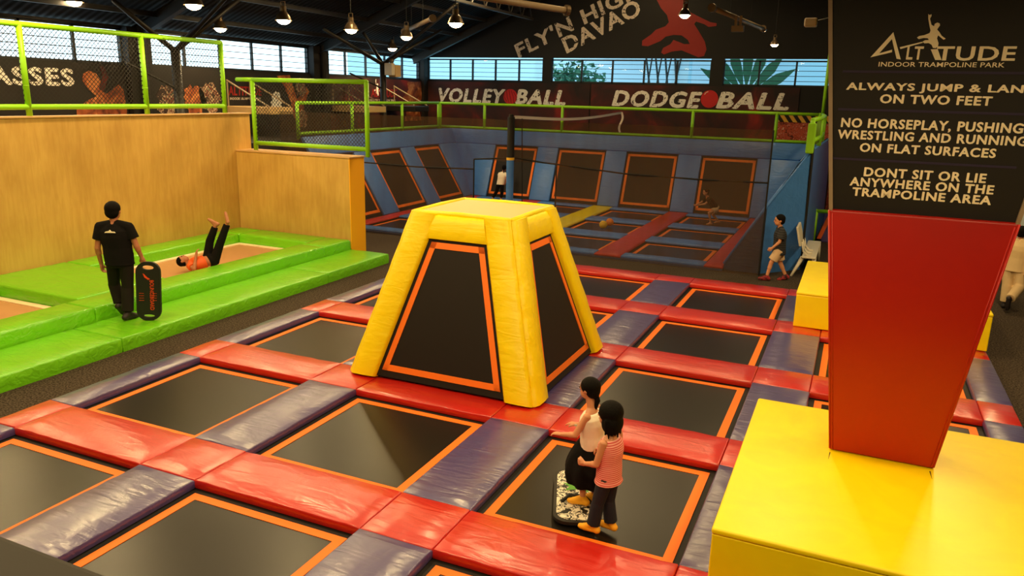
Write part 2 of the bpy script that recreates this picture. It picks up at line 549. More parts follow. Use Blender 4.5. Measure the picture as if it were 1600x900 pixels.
class MB:
    """collects shapes in world coordinates; build() links them as ONE mesh object"""

    def __init__(self):
        self.bm = bmesh.new()

    def hexa(self, pts, bev=0, seg=2):
        """8 points: bottom 4 (ccw from above), top 4"""
        v = [self.bm.verts.new(p) for p in pts]
        for f in ((3, 2, 1, 0), (4, 5, 6, 7), (0, 1, 5, 4), (1, 2, 6, 5), (2, 3, 7, 6), (3, 0, 4, 7)):
            self.bm.faces.new([v[i] for i in f])
        if bev:
            bevel_verts(self.bm, v, bev, seg)
        return self

    def box(self, x0, x1, y0, y1, z0, z1, bev=0, seg=2):
        return self.hexa([(x0, y0, z0), (x1, y0, z0), (x1, y1, z0), (x0, y1, z0), (x0, y0, z1), (x1, y0, z1), (x1, y1, z1), (x0, y1, z1)], bev, seg)

    def rings(self, rings, cap=True):
        """loft through rings of equal point count"""
        vr = [[self.bm.verts.new(p) for p in r] for r in rings]
        n = len(vr[0])
        for a, b in zip(vr[:-1], vr[1:]):
            for i in range(n):
                self.bm.faces.new((a[i], a[(i + 1) % n], b[(i + 1) % n], b[i]))
        if cap:
            self.bm.faces.new(list(reversed(vr[0])))
            self.bm.faces.new(vr[-1])
        return self

    def tube(self, pts, r, n=8, cap=True):
        pts = [Vector(p) for p in pts]
        rr = r if isinstance(r, (list, tuple)) else [r] * len(pts)
        out = []
        ref = None
        for i, p in enumerate(pts):
            d = (pts[min(i + 1, len(pts) - 1)] - pts[max(i - 1, 0)]).normalized()
            if ref is None:
                ref = d.orthogonal().normalized()
            s = (ref - d * ref.dot(d))
            s = s.normalized() if s.length > 1e-5 else d.orthogonal().normalized()
            ref = s
            t = d.cross(s)
            out.append([p + rr[i] * (math.cos(2 * PI * k / n) * s + math.sin(2 * PI * k / n) * t) for k in range(n)])
        return self.rings(out, cap)

    def lathe(self, c, prof, n=20, axis='z'):
        """prof: (radius, height) list around a vertical axis at c"""
        c = Vector(c)
        return self.rings([[c + Vector((max(r, 1e-4) * math.cos(2 * PI * k / n), max(r, 1e-4) * math.sin(2 * PI * k / n), h)) for k in range(n)] for r, h in prof])

    def ball(self, c, r, sub=2, scale=(1, 1, 1)):
        mtx = Matrix.Translation(c) @ Matrix.Diagonal((r * scale[0], r * scale[1], r * scale[2], 1))
        bmesh.ops.create_icosphere(self.bm, subdivisions=sub, radius=1.0, matrix=mtx)
        return self

    def quad(self, a, b, c, d):
        self.bm.faces.new([self.bm.verts.new(p) for p in (a, b, c, d)])
        return self

    def prism(self, poly, o, ex, ey, depth, bev=0):
        """2D polygon in the frame (o, ex, ey), thickened along ex x ey"""
        o, ex, ey = Vector(o), Vector(ex), Vector(ey)
        nz = ex.cross(ey).normalized()
        f = [self.bm.verts.new(o + ex * x + ey * y + nz * depth) for x, y in poly]
        b = [self.bm.verts.new(o + ex * x + ey * y) for x, y in poly]
        n = len(poly)
        self.bm.faces.new(f)
        self.bm.faces.new(list(reversed(b)))
        for i in range(n):
            self.bm.faces.new((b[i], b[(i + 1) % n], f[(i + 1) % n], f[i]))
        return self

    def grid(self, fn, nu, nv):
        vs = [[self.bm.verts.new(fn(i / nu, j / nv)) for j in range(nv + 1)] for i in range(nu + 1)]
        for i in range(nu):
            for j in range(nv):
                self.bm.faces.new((vs[i][j], vs[i + 1][j], vs[i + 1][j + 1], vs[i][j + 1]))
        return self

    def build(self, name, mat, parent=None, smooth=False, loc=None, fix=True):
        me = bpy.data.meshes.new(name)
        if fix:
            bmesh.ops.recalc_face_normals(self.bm, faces=self.bm.faces[:])
        if parent is not None:
            o0 = world_loc(parent)
        elif loc is not None:
            o0 = Vector(loc)
        else:
            xs = [v.co for v in self.bm.verts]
            o0 = Vector(((min(v.x for v in xs) + max(v.x for v in xs)) / 2, (min(v.y for v in xs) + max(v.y for v in xs)) / 2, min(v.z for v in xs)))
        bmesh.ops.translate(self.bm, verts=self.bm.verts[:], vec=-o0)
        if smooth:
            for f in self.bm.faces:
                f.smooth = True
        self.bm.to_mesh(me)
        self.bm.free()
        return link(name, me, mat, parent, o0)


WLOC = {}


def world_loc(o):
    return WLOC[o.name]


def link(name, me, mat, parent, o0):
    if mat is not None:
        me.materials.clear()
        me.materials.append(M[mat] if isinstance(mat, str) else mat)
    ob = bpy.data.objects.new(name, me)
    COL.objects.link(ob)
    if parent is not None:
        ob.parent = parent
        WLOC[ob.name] = WLOC[parent.name].copy()
    else:
        ob.location = o0
        WLOC[ob.name] = Vector(o0)
    return ob


def smooth_angle(o, deg=40):
    me = o.data
    for p in me.polygons:
        p.use_smooth = True
    try:
        me.set_sharp_from_angle(angle=math.radians(deg))
    except Exception:
        pass
    return o


def tag(o, label, cat, group=None, kind=None):
    o['label'] = label
    o['category'] = cat
    if group:
        o['group'] = group
    if kind:
        o['kind'] = kind
    return o


def thing(name, label, cat, loc, group=None):
    o = bpy.data.objects.new(name, None)
    COL.objects.link(o)
    o.location = loc
    WLOC[o.name] = Vector(loc)
    return tag(o, label, cat, group)


def struct(o, label=None):
    o['kind'] = 'structure'
    if label:
        o['label'] = label
    return o


def copy_tree(o, loc, label=None):
    r = o.copy()
    COL.objects.link(r)
    r.location = loc
    WLOC[r.name] = Vector(loc)
    if label:
        r['label'] = label
    for ch in [c for c in SC.objects if c.parent == o]:
        c = ch.copy()
        COL.objects.link(c)
        c.parent = r
        WLOC[c.name] = Vector(loc)
        for g in [x for x in SC.objects if x.parent == ch]:
            d = g.copy()
            COL.objects.link(d)
            d.parent = c
            WLOC[d.name] = Vector(loc)
    return r


def pad(name, x0, x1, y0, y1, z0, z1, mat, label, cat='pad', group=None, puff=0.012, seed=0, parent=None, part=False, rnd=0.03):
    """stuffed vinyl pad: rounded rim, slightly crowned and puckered top, gathered side"""
    L, W, H = x1 - x0, y1 - y0, z1 - z0
    nu = max(6, min(26, int(L / 0.09)))
    nv = max(6, min(26, int(W / 0.09)))
    mb = MB()
    rad = min(rnd, H * 0.45)
    sd = Vector((seed * 3.7, seed * 1.3, 0))

    def top(a, b):
        x, y = x0 + a * L, y0 + b * W
        ex, ey = min(a, 1 - a) * L, min(b, 1 - b) * W
        e = min(ex, ey)
        crown = puff * (1 - (2 * a - 1) ** 4) * (1 - (2 * b - 1) ** 4)
        wr = 0.0
        if e > 1e-4:
            near = math.exp(-min(ex, ey) / 0.14)
            wr = 0.0045 * noise.noise(Vector((x * 7, y * 7, 0)) + sd) * (0.4 + 1.6 * near)
        drop = 0.0
        if e < rad:
            drop = rad - math.sqrt(max(0, rad * rad - (rad - e) ** 2))
        return Vector((x, y, z1 + crown + wr - drop))
    # non-uniform parameters so that the rim rings are tight
    def params(n, size):
        r = rad / size
        inner = [r + (1 - 2 * r) * k / (n - 4) for k in range(n - 3)]
        return [0, r * 0.35] + inner + [1 - r * 0.35, 1]
    pu, pv = params(nu, L), params(nv, W)
    vs = [[mb.bm.verts.new(top(a, b)) for b in pv] for a in pu]
    for i in range(len(pu) - 1):
        for j in range(len(pv) - 1):
            mb.bm.faces.new((vs[i][j], vs[i + 1][j], vs[i + 1][j + 1], vs[i][j + 1]))
    rim = [vs[i][0] for i in range(len(pu))] + [vs[-1][j] for j in range(1, len(pv))] + [vs[i][-1] for i in range(len(pu) - 2, -1, -1)] + [vs[0][j] for j in range(len(pv) - 2, 0, -1)]
    cx, cy = (x0 + x1) / 2, (y0 + y1) / 2
    low = []
    mid = []
    for v in rim:
        d = Vector((v.co.x - cx, v.co.y - cy, 0))
        g = 0.004 * noise.noise(Vector((v.co.x * 16, v.co.y * 16, 3)) + sd)
        mid.append(mb.bm.verts.new((v.co.x + 0.006 * (1 if d.x > 0 else -1) * (abs(d.x) > L / 2 - 1e-3) + g, v.co.y + 0.006 * (1 if d.y > 0 else -1) * (abs(d.y) > W / 2 - 1e-3) + g, (z0 + z1) / 2)))
        low.append(mb.bm.verts.new((v.co.x, v.co.y, z0)))
    n = len(rim)
    for i in range(n):
        k = (i + 1) % n
        mb.bm.faces.new((rim[k], rim[i], mid[i], mid[k]))
        mb.bm.faces.new((mid[k], mid[i], low[i], low[k]))
    mb.bm.faces.new(low)
    o = mb.build(name, mat, parent, smooth=True)
    smooth_angle(o, 50)
    if not part:
        tag(o, label, cat, group)
    return o


def text_geo(body, bold=0.0, shear=0.0):
    """built-in font outline as 2D triangles normalised to 0..1; heavy letters are thickened by overlaid shifted copies.
    Returns one (verts, faces) per word."""
    cu = bpy.data.curves.new('text_outline', 'FONT')
    cu.body = body
    cu.offset = min(bold, 0.012)
    cu.shear = shear
    cu.resolution_u = 3
    cu.space_character = 1.0 + bold * 3.2
    ob = bpy.data.objects.new('text_outline', cu)
    COL.objects.link(ob)
    dg = bpy.context.evaluated_depsgraph_get()
    dg.update()
    me = bpy.data.meshes.new_from_object(ob.evaluated_get(dg))
    vs = [(v.co.x, v.co.y) for v in me.vertices]
    fs = [list(p.vertices) for p in me.polygons]
    bpy.data.objects.remove(ob)
    bpy.data.curves.remove(cu)
    bpy.data.meshes.remove(me)
    # split into words at the widest horizontal gaps
    iv = sorted((min(vs[i][0] - shear * vs[i][1] for i in f), max(vs[i][0] - shear * vs[i][1] for i in f)) for f in fs)
    gaps, end = [], iv[0][1]
    for a, b in iv:
        if a > end:
            gaps.append((a - end, (a + end) / 2))
        end = max(end, b)
    cuts = sorted(g[1] for g in sorted(gaps, reverse=True)[:body.count(' ')])
    words_ = [[] for _ in range(len(cuts) + 1)]
    for f in fs:
        c = sum(vs[i][0] - shear * vs[i][1] for i in f) / len(f)
        words_[sum(1 for q in cuts if c > q)].append(f)
    e = max(0.0, bold - 0.012)
    shifts = [(0, 0)] if e == 0 else [(0, 0), (-e, 0), (e, 0), (0, -e * .7), (0, e * .7)]
    xa, xb = min(v[0] for v in vs) - e, max(v[0] for v in vs) + e
    ya, yb = min(v[1] for v in vs) - e * .7, max(v[1] for v in vs) + e * .7
    out = []
    for wf in words_:
        V_, F_ = [], []
        for q, (dx, dy) in enumerate(shifts):
            ix = {}
            for f in wf:
                g = []
                for i in f:
                    if i not in ix:
                        ix[i] = len(V_)
                        V_.append(((vs[i][0] + dx - xa) / (xb - xa), (vs[i][1] + dy - ya) / (yb - ya), q))
                    g.append(ix[i])
                F_.append(g)
        out.append((V_, F_))
    return out


def lettering(name, body, o, ex, ey, w, h, mat, parent, bold=0.03, shear=0.0, lift=0.006):
    """text filling a w x h rectangle at o in the frame ex, ey; a thin raised print, one object per word"""
    o, ex, ey = Vector(o), Vector(ex).normalized(), Vector(ey).normalized()
    nz = ex.cross(ey)
    o0 = world_loc(parent) if parent is not None else o
    for vs, fs in text_geo(body, bold, shear):
        me = bpy.data.meshes.new(name)
        pts = [o + ex * (x * w) + ey * (y * h) + nz * (lift - q * lift * 0.06) - o0 for x, y, q in vs]
        me.from_pydata([tuple(p) for p in pts], [], fs)
        bm = bmesh.new()
        bm.from_mesh(me)
        bmesh.ops.remove_doubles(bm, verts=bm.verts[:], dist=1e-6)
        rr = bmesh.ops.extrude_face_region(bm, geom=bm.faces[:])
        ev = [g for g in rr['geom'] if isinstance(g, bmesh.types.BMVert)]
        bmesh.ops.translate(bm, verts=ev, vec=-nz * (lift * 0.6))
        bmesh.ops.recalc_face_normals(bm, faces=bm.faces[:])
        bm.to_mesh(me)
        bm.free()
        link(name, me, mat, parent, o0)


def remeshed(name, mb, voxel, mat, parent, smooth_it=3):
    """fuse overlapping closed shapes into ONE continuous skin"""
    me = bpy.data.meshes.new('tmp')
    mb.bm.to_mesh(me)
    mb.bm.free()
    ob = bpy.data.objects.new('tmp', me)
    COL.objects.link(ob)
    md = ob.modifiers.new('r', 'REMESH')
    md.mode = 'VOXEL'
    md.voxel_size = voxel
    md.use_smooth_shade = True
    if smooth_it:
        ms = ob.modifiers.new('s', 'SMOOTH')
        ms.factor = 0.5
        ms.iterations = smooth_it
    dg = bpy.context.evaluated_depsgraph_get()
    dg.update()
    res = bpy.data.meshes.new_from_object(ob.evaluated_get(dg))
    bpy.data.objects.remove(ob)
    bpy.data.meshes.remove(me)
    res.name = name
    o0 = world_loc(parent)
    res.transform(Matrix.Translation(-o0))
    for p in res.polygons:
        p.use_smooth = True
    return link(name, res, mat, parent, o0)


# ---------------------------------------------------------------- the hall
FL = -0.10                      # carpet level; pads of the courts top out at 0
WX, BY, RX, FY = -10.7, 23.5, 18.7, -9.0
EAVE, SLOPE, RIDGE = 4.80, 0.42, 4.0


def roof_z(x):
    return EAVE + (x - WX) * SLOPE if x < RIDGE else EAVE + (RX - x) * SLOPE


m = MB()
m.box(WX - 0.2, RX + 0.2, FY - 0.2, BY + 0.2, FL - 0.2, FL)
struct(m.build('floor', 'carpet'), 'speckled dark carpet floor of the hall')

WINZ0, WINZ1 = 3.90, 4.74
LWIN = [(3.0, 9.25), (9.93, 16.25), (17.04, 23.2)]
m = MB()
m.box(WX - 0.2, WX, FY, BY, FL, WINZ0)
m.box(WX - 0.2, WX, FY, BY, WINZ1, EAVE)
edges = [FY] + [v for w in LWIN for v in w] + [BY]
for k in range(0, len(edges), 2):
    m.box(WX - 0.2, WX, edges[k], edges[k + 1], WINZ0, WINZ1)
struct(m.build('wall_left', 'dark_wall'))

BWIN = [(-10.55, -5.54), (-5.18, 0.75), (1.19, 7.1), (7.55, 13.4)]
m = MB()
m.box(WX - 0.2, RX + 0.2, BY, BY + 0.2, FL, WINZ0)
edges = [WX - 0.2] + [v for w in BWIN for v in w] + [RX + 0.2]
for k in range(0, len(edges), 2):
    m.box(edges[k], edges[k + 1], BY, BY + 0.2, WINZ0, WINZ1 + 0.05)
m.prism([(WX - 0.2, WINZ1 + 0.05), (RX + 0.2, WINZ1 + 0.05), (RX + 0.2, EAVE), (RIDGE, roof_z(RIDGE)), (WX - 0.2, EAVE)], (0, BY + 0.2, 0), (1, 0, 0), (0, 0, 1), 0.2)
struct(m.build('wall_back', 'mural_wall'))
m = MB()
m.box(RX, RX + 0.2, FY, BY, FL, EAVE)
struct(m.build('wall_right', 'dark_wall'))
m = MB()
m.box(WX - 0.2, RX + 0.2, FY - 0.2, FY, FL, EAVE)
m.prism([(WX - 0.2, EAVE), (RX + 0.2, EAVE), (RIDGE, roof_z(RIDGE))], (0, FY, 0), (1, 0, 0), (0, 0, 1), 0.2)
struct(m.build('wall_front', 'dark_wall'))
m = MB()
m.hexa([(WX - 0.3, FY - .2, EAVE), (RIDGE, FY - .2, roof_z(RIDGE)), (RIDGE, BY + .2, roof_z(RIDGE)), (WX - 0.3, BY + .2, EAVE),
        (WX - 0.3, FY - .2, EAVE + .12), (RIDGE, FY - .2, roof_z(RIDGE) + .12), (RIDGE, BY + .2, roof_z(RIDGE) + .12), (WX - 0.3, BY + .2, EAVE + .12)])
m.hexa([(RIDGE, FY - .2, roof_z(RIDGE)), (RX + .3, FY - .2, EAVE), (RX + .3, BY + .2, EAVE), (RIDGE, BY + .2, roof_z(RIDGE)),
        (RIDGE, FY - .2, roof_z(RIDGE) + .12), (RX + .3, FY - .2, EAVE + .12), (RX + .3, BY + .2, EAVE + .12), (RIDGE, BY + .2, roof_z(RIDGE) + .12)])
struct(m.build('ceiling', 'roof'), 'corrugated underside of the pitched roof')

# pilasters between the windows, roof purlins and rafters
tn = [0]


def trim(mb, mat, label=None):
    tn[0] += 1
    return struct(mb.build('trim_%d' % tn[0], mat), label)


for (ya, yb) in ((9.25, 9.93), (16.25, 17.04)):
    m = MB()
    m.box(WX, WX + 0.16, ya, yb, FL, roof_z(WX) - 0.02)
    m.tube([(WX + 0.24, (ya + yb) / 2, FL), (WX + 0.24, (ya + yb) / 2, roof_z(WX))], 0.09, 10)
    trim(m, 'dark_wall', 'dark pilaster and drainpipe between two left windows')
m = MB()
m.box(WX + .0, WX + 0.16, 23.2, BY, FL, EAVE)
trim(m, 'dark_wall')


def ibeam(m, a, b, h=0.3, w=0.16, t=0.02):
    a, b = Vector(a), Vector(b)
    d = (b - a).normalized()
    s = d.cross(Vector((0, 0, 1))).normalized()
    up = s.cross(d)

    def bar(o, hw, hh):
        m.hexa([a + s * -hw + up * (o - hh), a + s * hw + up * (o - hh), b + s * hw + up * (o - hh), b + s * -hw + up * (o - hh),
                a + s * -hw + up * (o + hh), a + s * hw + up * (o + hh), b + s * hw + up * (o + hh), b + s * -hw + up * (o + hh)])
    bar(h / 2 - t / 2, w / 2, t / 2)
    bar(-h / 2 + t / 2, w / 2, t / 2)
    bar(0, t / 2, h / 2 - t)


for y in (9.6, 16.6, 22.6):
    m = MB()
    ibeam(m, (WX, y, roof_z(WX) - 0.17), (RIDGE, y, roof_z(RIDGE) - 0.17))
    trim(m, 'steel', 'steel rafter under the roof')
for k in range(12):
    x = -9.9 + k * 1.2
    m = MB()
    ibeam(m, (x, 4, roof_z(x) - 0.07), (x, BY, roof_z(x) - 0.07), 0.12, 0.07, 0.012)
    trim(m, 'steel')
# a lattice purlin truss running along the roof
for (x, y0, y1, n) in ((-5.6, 6.0, BY - 1.0, 17), (-0.8, 9.0, BY - 1.0, 14)):
    m = MB()
    z1 = roof_z(x) - 0.12
    z0 = z1 - 0.75
    m.box(x - 0.06, x + 0.06, y0, y1, z1 - 0.06, z1 + 0.02)
    m.box(x - 0.06, x + 0.06, y0, y1, z0 - 0.03, z0 + 0.05)
    st = (y1 - y0) / n
    for k in range(n):
        a, b = y0 + k * st, y0 + (k + 1) * st
        mid = (a + b) / 2
        m.tube([(x, a, z0), (x, mid, z1)], 0.025, 6)
        m.tube([(x, mid, z1), (x, b, z0)], 0.025, 6)
    trim(m, 'steel', 'lattice steel truss under the roof')

# windows
wn_ = [0]


def window(kind, a, b):
    wn_[0] += 1
    m = MB()
    n = 5
    th = 0.05

    def bx(u0, u1, z0, z1, d=0.035):
        if kind == 'L':
            m.box(WX - 0.1 - d, WX - 0.1 + d, u0, u1, z0, z1)
        else:
            m.box(u0, u1, BY + 0.1 - d, BY + 0.1 + d, z0, z1)
    bx(a, b, WINZ0, WINZ0 + th)
    bx(a, b, WINZ1 - th, WINZ1)
    for k in range(n + 1):
        u = a + (b - a) * k / n
        bx(max(a, u - 0.03), min(b, u + 0.03), WINZ0, WINZ1)
    for k in range(1, 5):
        z = WINZ0 + (WINZ1 - WINZ0) * k / 5
        bx(a, b, z - 0.009, z + 0.009, 0.02)
    o = m.build('window_%d' % wn_[0], 'frame')
    struct(o, 'strip window with thin black bars in the %s wall' % ('left' if kind == 'L' else 'back'))
    g = MB()
    if kind == 'L':
        g.box(WX - 0.103, WX - 0.097, a + .01, b - .01, WINZ0 + .01, WINZ1 - .01)
    else:
        g.box(a + .01, b - .01, BY + 0.097, BY + 0.103, WINZ0 + .01, WINZ1 - .01)
    g.build('pane', 'glass', o)


for a, b in LWIN:
    window('L', a, b)
for a, b in BWIN:
    window('B', a, b)

# raised walkways behind the sloped trampoline walls
m = MB()
m.box(WX + 0.02, -8.0, 9.6, BY - 0.02, FL, 2.1)
m.box(-8.0, 5.0, 20.35, BY - 0.02, FL, 2.1)
trim(m, 'dark_wall', 'dark raised walkway behind the dodgeball court')

# viewing gallery ledge right in front of the camera
m = MB()
m.box(-3.0, 5.9, -4.75, -4.085, 2.82, 2.9, 0.01)
m.box(-3.0, 5.9, -4.6, -4.2, FL, 2.83)
trim(m, 'ledge', 'dark brown gallery ledge at the lower left')

# outdoors beyond the windows
b = thing('building', 'pale building with deep eaves seen through the back windows', 'building', (-1.0, 33.0, FL))
m = MB()
m.box(-22, 16, 34.0, 34.4, FL, 9.0)
m.build('facade', 'outer_wall', b)
m = MB()
m.box(-6.5, 2.6, 30.5, 34, 5.6, 6.3)
m.build('eaves', 'outer_wall', b)
for x in (-8.6, -1.9, 1.4):
    m = MB()
    m.box(x - 0.35, x + 0.35, 31.0, 31.7, FL, 5.6)
    m.build('column', 'outer_wall', b)
m = MB()
for k in range(4):
    m.tube([(-3.6 + k * 0.45, 31.0, 5.6), (-3.2 + k * 0.4, 31.0, 3.6)], 0.05, 6)
    m.tube([(-3.2 + k * 0.45, 31.0, 5.6), (-3.4 + k * 0.4, 31.0, 3.6)], 0.04, 6)
m.build('lattice_frame', 'steel', b)


def foliage(name, label, cat, c, n, spread, leaf, seed):
    rng = random.Random(seed)
    t = thing(name, label, cat, (c[0], c[1], FL))
    m = MB()
    m.tube([(c[0], c[1], FL), (c[0] + .05, c[1], c[2] - 0.3)], [0.14, 0.09], 8)
    m.build('trunk', 'steel', t)
    m = MB()
    for k in range(n):
        d = Vector((rng.gauss(0, 1), rng.gauss(0, 1), rng.gauss(0, 1))).normalized()
        p = Vector(c) + Vector((d.x * spread[0], d.y * spread[1], d.z * spread[2])) * rng.uniform(0.3, 1)
        a = Vector((rng.gauss(0, 1), rng.gauss(0, 1), rng.gauss(0, .6))).normalized()
        s = a.orthogonal().normalized()
        m.quad(p - a * leaf, p + s * leaf * .35, p + a * leaf, p - s * leaf * .35)
    m.build('crown', 'leaf', t, fix=False)


foliage('tree', 'dark green tree outside the middle back window', 'tree', (-6.2, 29.0, 4.1), 420, (1.5, 0.8, 0.9), 0.2, 3)
pt = thing('fan_palm', 'fan palm outside the right back window', 'palm', (1.4, 28.0, FL))
m = MB()
m.tube([(1.4, 28, FL), (1.4, 28, 3.6)], 0.12, 8)
m.build('trunk', 'steel', pt)
for k in range(9):
    a = PI * (0.06 + 0.88 * k / 8)
    m = MB()
    d = Vector((math.cos(a), -0.15, math.sin(a)))
    s = Vector((-math.sin(a), 0, math.cos(a)))
    base = Vector((1.4, 28, 3.55))
    pts = [(0, .02), (.5, .05), (.9, .16), (1.4, .2), (1.8, .1), (2.1, .01)]
    m.prism([(x, w) for x, w in pts] + [(x, -w) for x, w in reversed(pts)], base, d, s, 0.012)
    m.build('frond', 'leaf', pt)


# ---------------------------------------------------------------- main court: trampoline beds and pads
PU, PV = 2.45, 2.467
COLS = {0: (-2.137, -1.774), 1: (0.0, 0.676), 2: (2.45, 3.126), 3: (4.9, 5.576), 4: (7.42, 7.80)}
ROWS = {j: (j * PV, j * PV + 0.647) for j in range(-1, 4)}
ROWS[4] = (9.868, 10.37)
ORD = ['first', 'second', 'third', 'fourth', 'fifth', 'sixth']
ROWNAME = {-1: 'in the row cut by the bottom edge', 0: "along the near side of the girls' band", 1: 'in the row at the pyramid front foot',
           2: 'in the row at the pyramid rear foot', 3: 'in the row second from the carpet', 4: 'in the back row along the carpet'}
BANDNAME = {-1: 'in the nearest band of beds', 0: 'in the band where two girls play', 1: 'in the band holding the yellow pyramid',
            2: 'in the band just behind the pyramid', 3: 'in the rear band along the carpet'}


def in_frame(x0, x1, y0, y1, z=0.0, mg=6):
    n = 0
    for a in (0.03, 0.25, 0.5, 0.75, 0.97):
        for c in (0.05, 0.5, 0.95):
            p = pix((x0 + (x1 - x0) * a, y0 + (y1 - y0) * c, z))
            if p and -mg < p[0] < 1600 + mg and -mg < p[1] < 900 + mg:
                n += 1
    return n


def inside(a, b):      # a wholly inside footprint b
    return a[0] >= b[0] - .02 and a[1] <= b[1] + .02 and a[2] >= b[2] - .02 and a[3] <= b[3] + .02


COVER = [(5.15, 7.78, 0.30, 2.93), (5.15, 7.78, 7.75, 10.4), (0.30, 2.80, 2.84, 5.34)]
HIDDEN = {('bed', 3, 0), ('bed', 3, 3), ('bed', 1, 1)}
GAP = 0.004
seed = 0
for j in range(-1, 5):
    y0, y1 = ROWS[j]
    runs = []
    for i in range(0, 5):
        x0, x1 = COLS[i]
        runs.append(('square', i, x0, x1))
        if i < 4:
            runs.append(('strip', i, x1, COLS[i + 1][0]))
    cnt = {'square': 0, 'strip': 0}
    for kind, i, x0, x1 in runs:
        if not in_frame(x0, x1, y0, y1) or any(inside((x0, x1, y0, y1), c) for c in COVER):
            continue
        k = cnt[kind]
        cnt[kind] += 1
        seed += 1
        lab = ('square red corner pad, %s from the left ' if kind == 'square' else 'long red strip pad, %s from the left ') % ORD[k] + ROWNAME[j]
        o = pad('red_square_pad' if kind == 'square' else 'red_strip_pad', x0 + GAP, x1 - GAP, y0, y1, -0.08, 0.0, 'red', lab, 'pad',
                'red pads of the main court', 0.010, seed, rnd=0.012)
for j in range(-1, 4):
    y0, y1 = ROWS[j][1], ROWS[j + 1][0]
    k = 0
    for i in range(0, 5):
        x0, x1 = COLS[i]
        if not in_frame(x0, x1, y0, y1) or any(inside((x0, x1, y0, y1), c) for c in COVER):
            continue
        seed += 1
        pad('purple_strip_pad', x0, x1, y0 + GAP, y1 - GAP, -0.08, 0.0, 'purple',
            'purple strip pad, %s from the left %s' % (ORD[k], BANDNAME[j]), 'pad', 'purple pads of the main court', 0.012, seed, rnd=0.012)
        k += 1


def ring(m, x0, x1, y0, y1, w, z0, z1):
    m.box(x0, x1, y0, y0 + w, z0, z1)
    m.box(x0, x1, y1 - w, y1, z0, z1)
    m.box(x0, x0 + w, y0 + w, y1 - w, z0, z1)
    m.box(x1 - w, x1, y0 + w, y1 - w, z0, z1)


def bed(x0, x1, y0, y1, z, label, group, mats=('mat', 'orange'), gap=0.07, bw=0.085, cat='trampoline'):
    """jumping mat with a webbing border inside a spring cover and frame"""
    t = thing('trampoline_bed', label, cat, ((x0 + x1) / 2, (y0 + y1) / 2, FL), group)
    a = gap
    m = MB()

    def mat_fn(s, r):
        sag = -0.012 * (1 - (2 * s - 1) ** 2) * (1 - (2 * r - 1) ** 2)
        return Vector((x0 + a + bw * .6 + s * (x1 - x0 - 2 * a - bw * 1.2), y0 + a + bw * .6 + r * (y1 - y0 - 2 * a - bw * 1.2), z + sag))
    m.grid(mat_fn, 8, 8)
    o = m.build('jumping_mat', mats[0], t, smooth=True)
    sol = 0
    m = MB()
    ring(m, x0 + a, x1 - a, y0 + a, y1 - a, bw, z - 0.006, z + 0.004)
    m.build('webbing_border', mats[1], t)
    m = MB()
    ring(m, x0 - 0.12, x1 + 0.12, y0 - 0.12, y1 + 0.12, 0.12 + a + 0.01, FL, z - 0.008)
    m.build('spring_cover', 'skirt', t)
    return t


for j in range(-1, 4):
    k = 0
    for i in range(0, 4):
        x0, x1 = COLS[i][1], COLS[i + 1][0]
        y0, y1 = ROWS[j][1], ROWS[j + 1][0]
        if ('bed', i, j) in HIDDEN or not in_frame(x0, x1, y0, y1):
            continue
        bed(x0, x1, y0, y1, -0.082, 'black trampoline bed, %s from the left %s' % (ORD[k], BANDNAME[j]), 'trampoline beds of the main court')
        k += 1

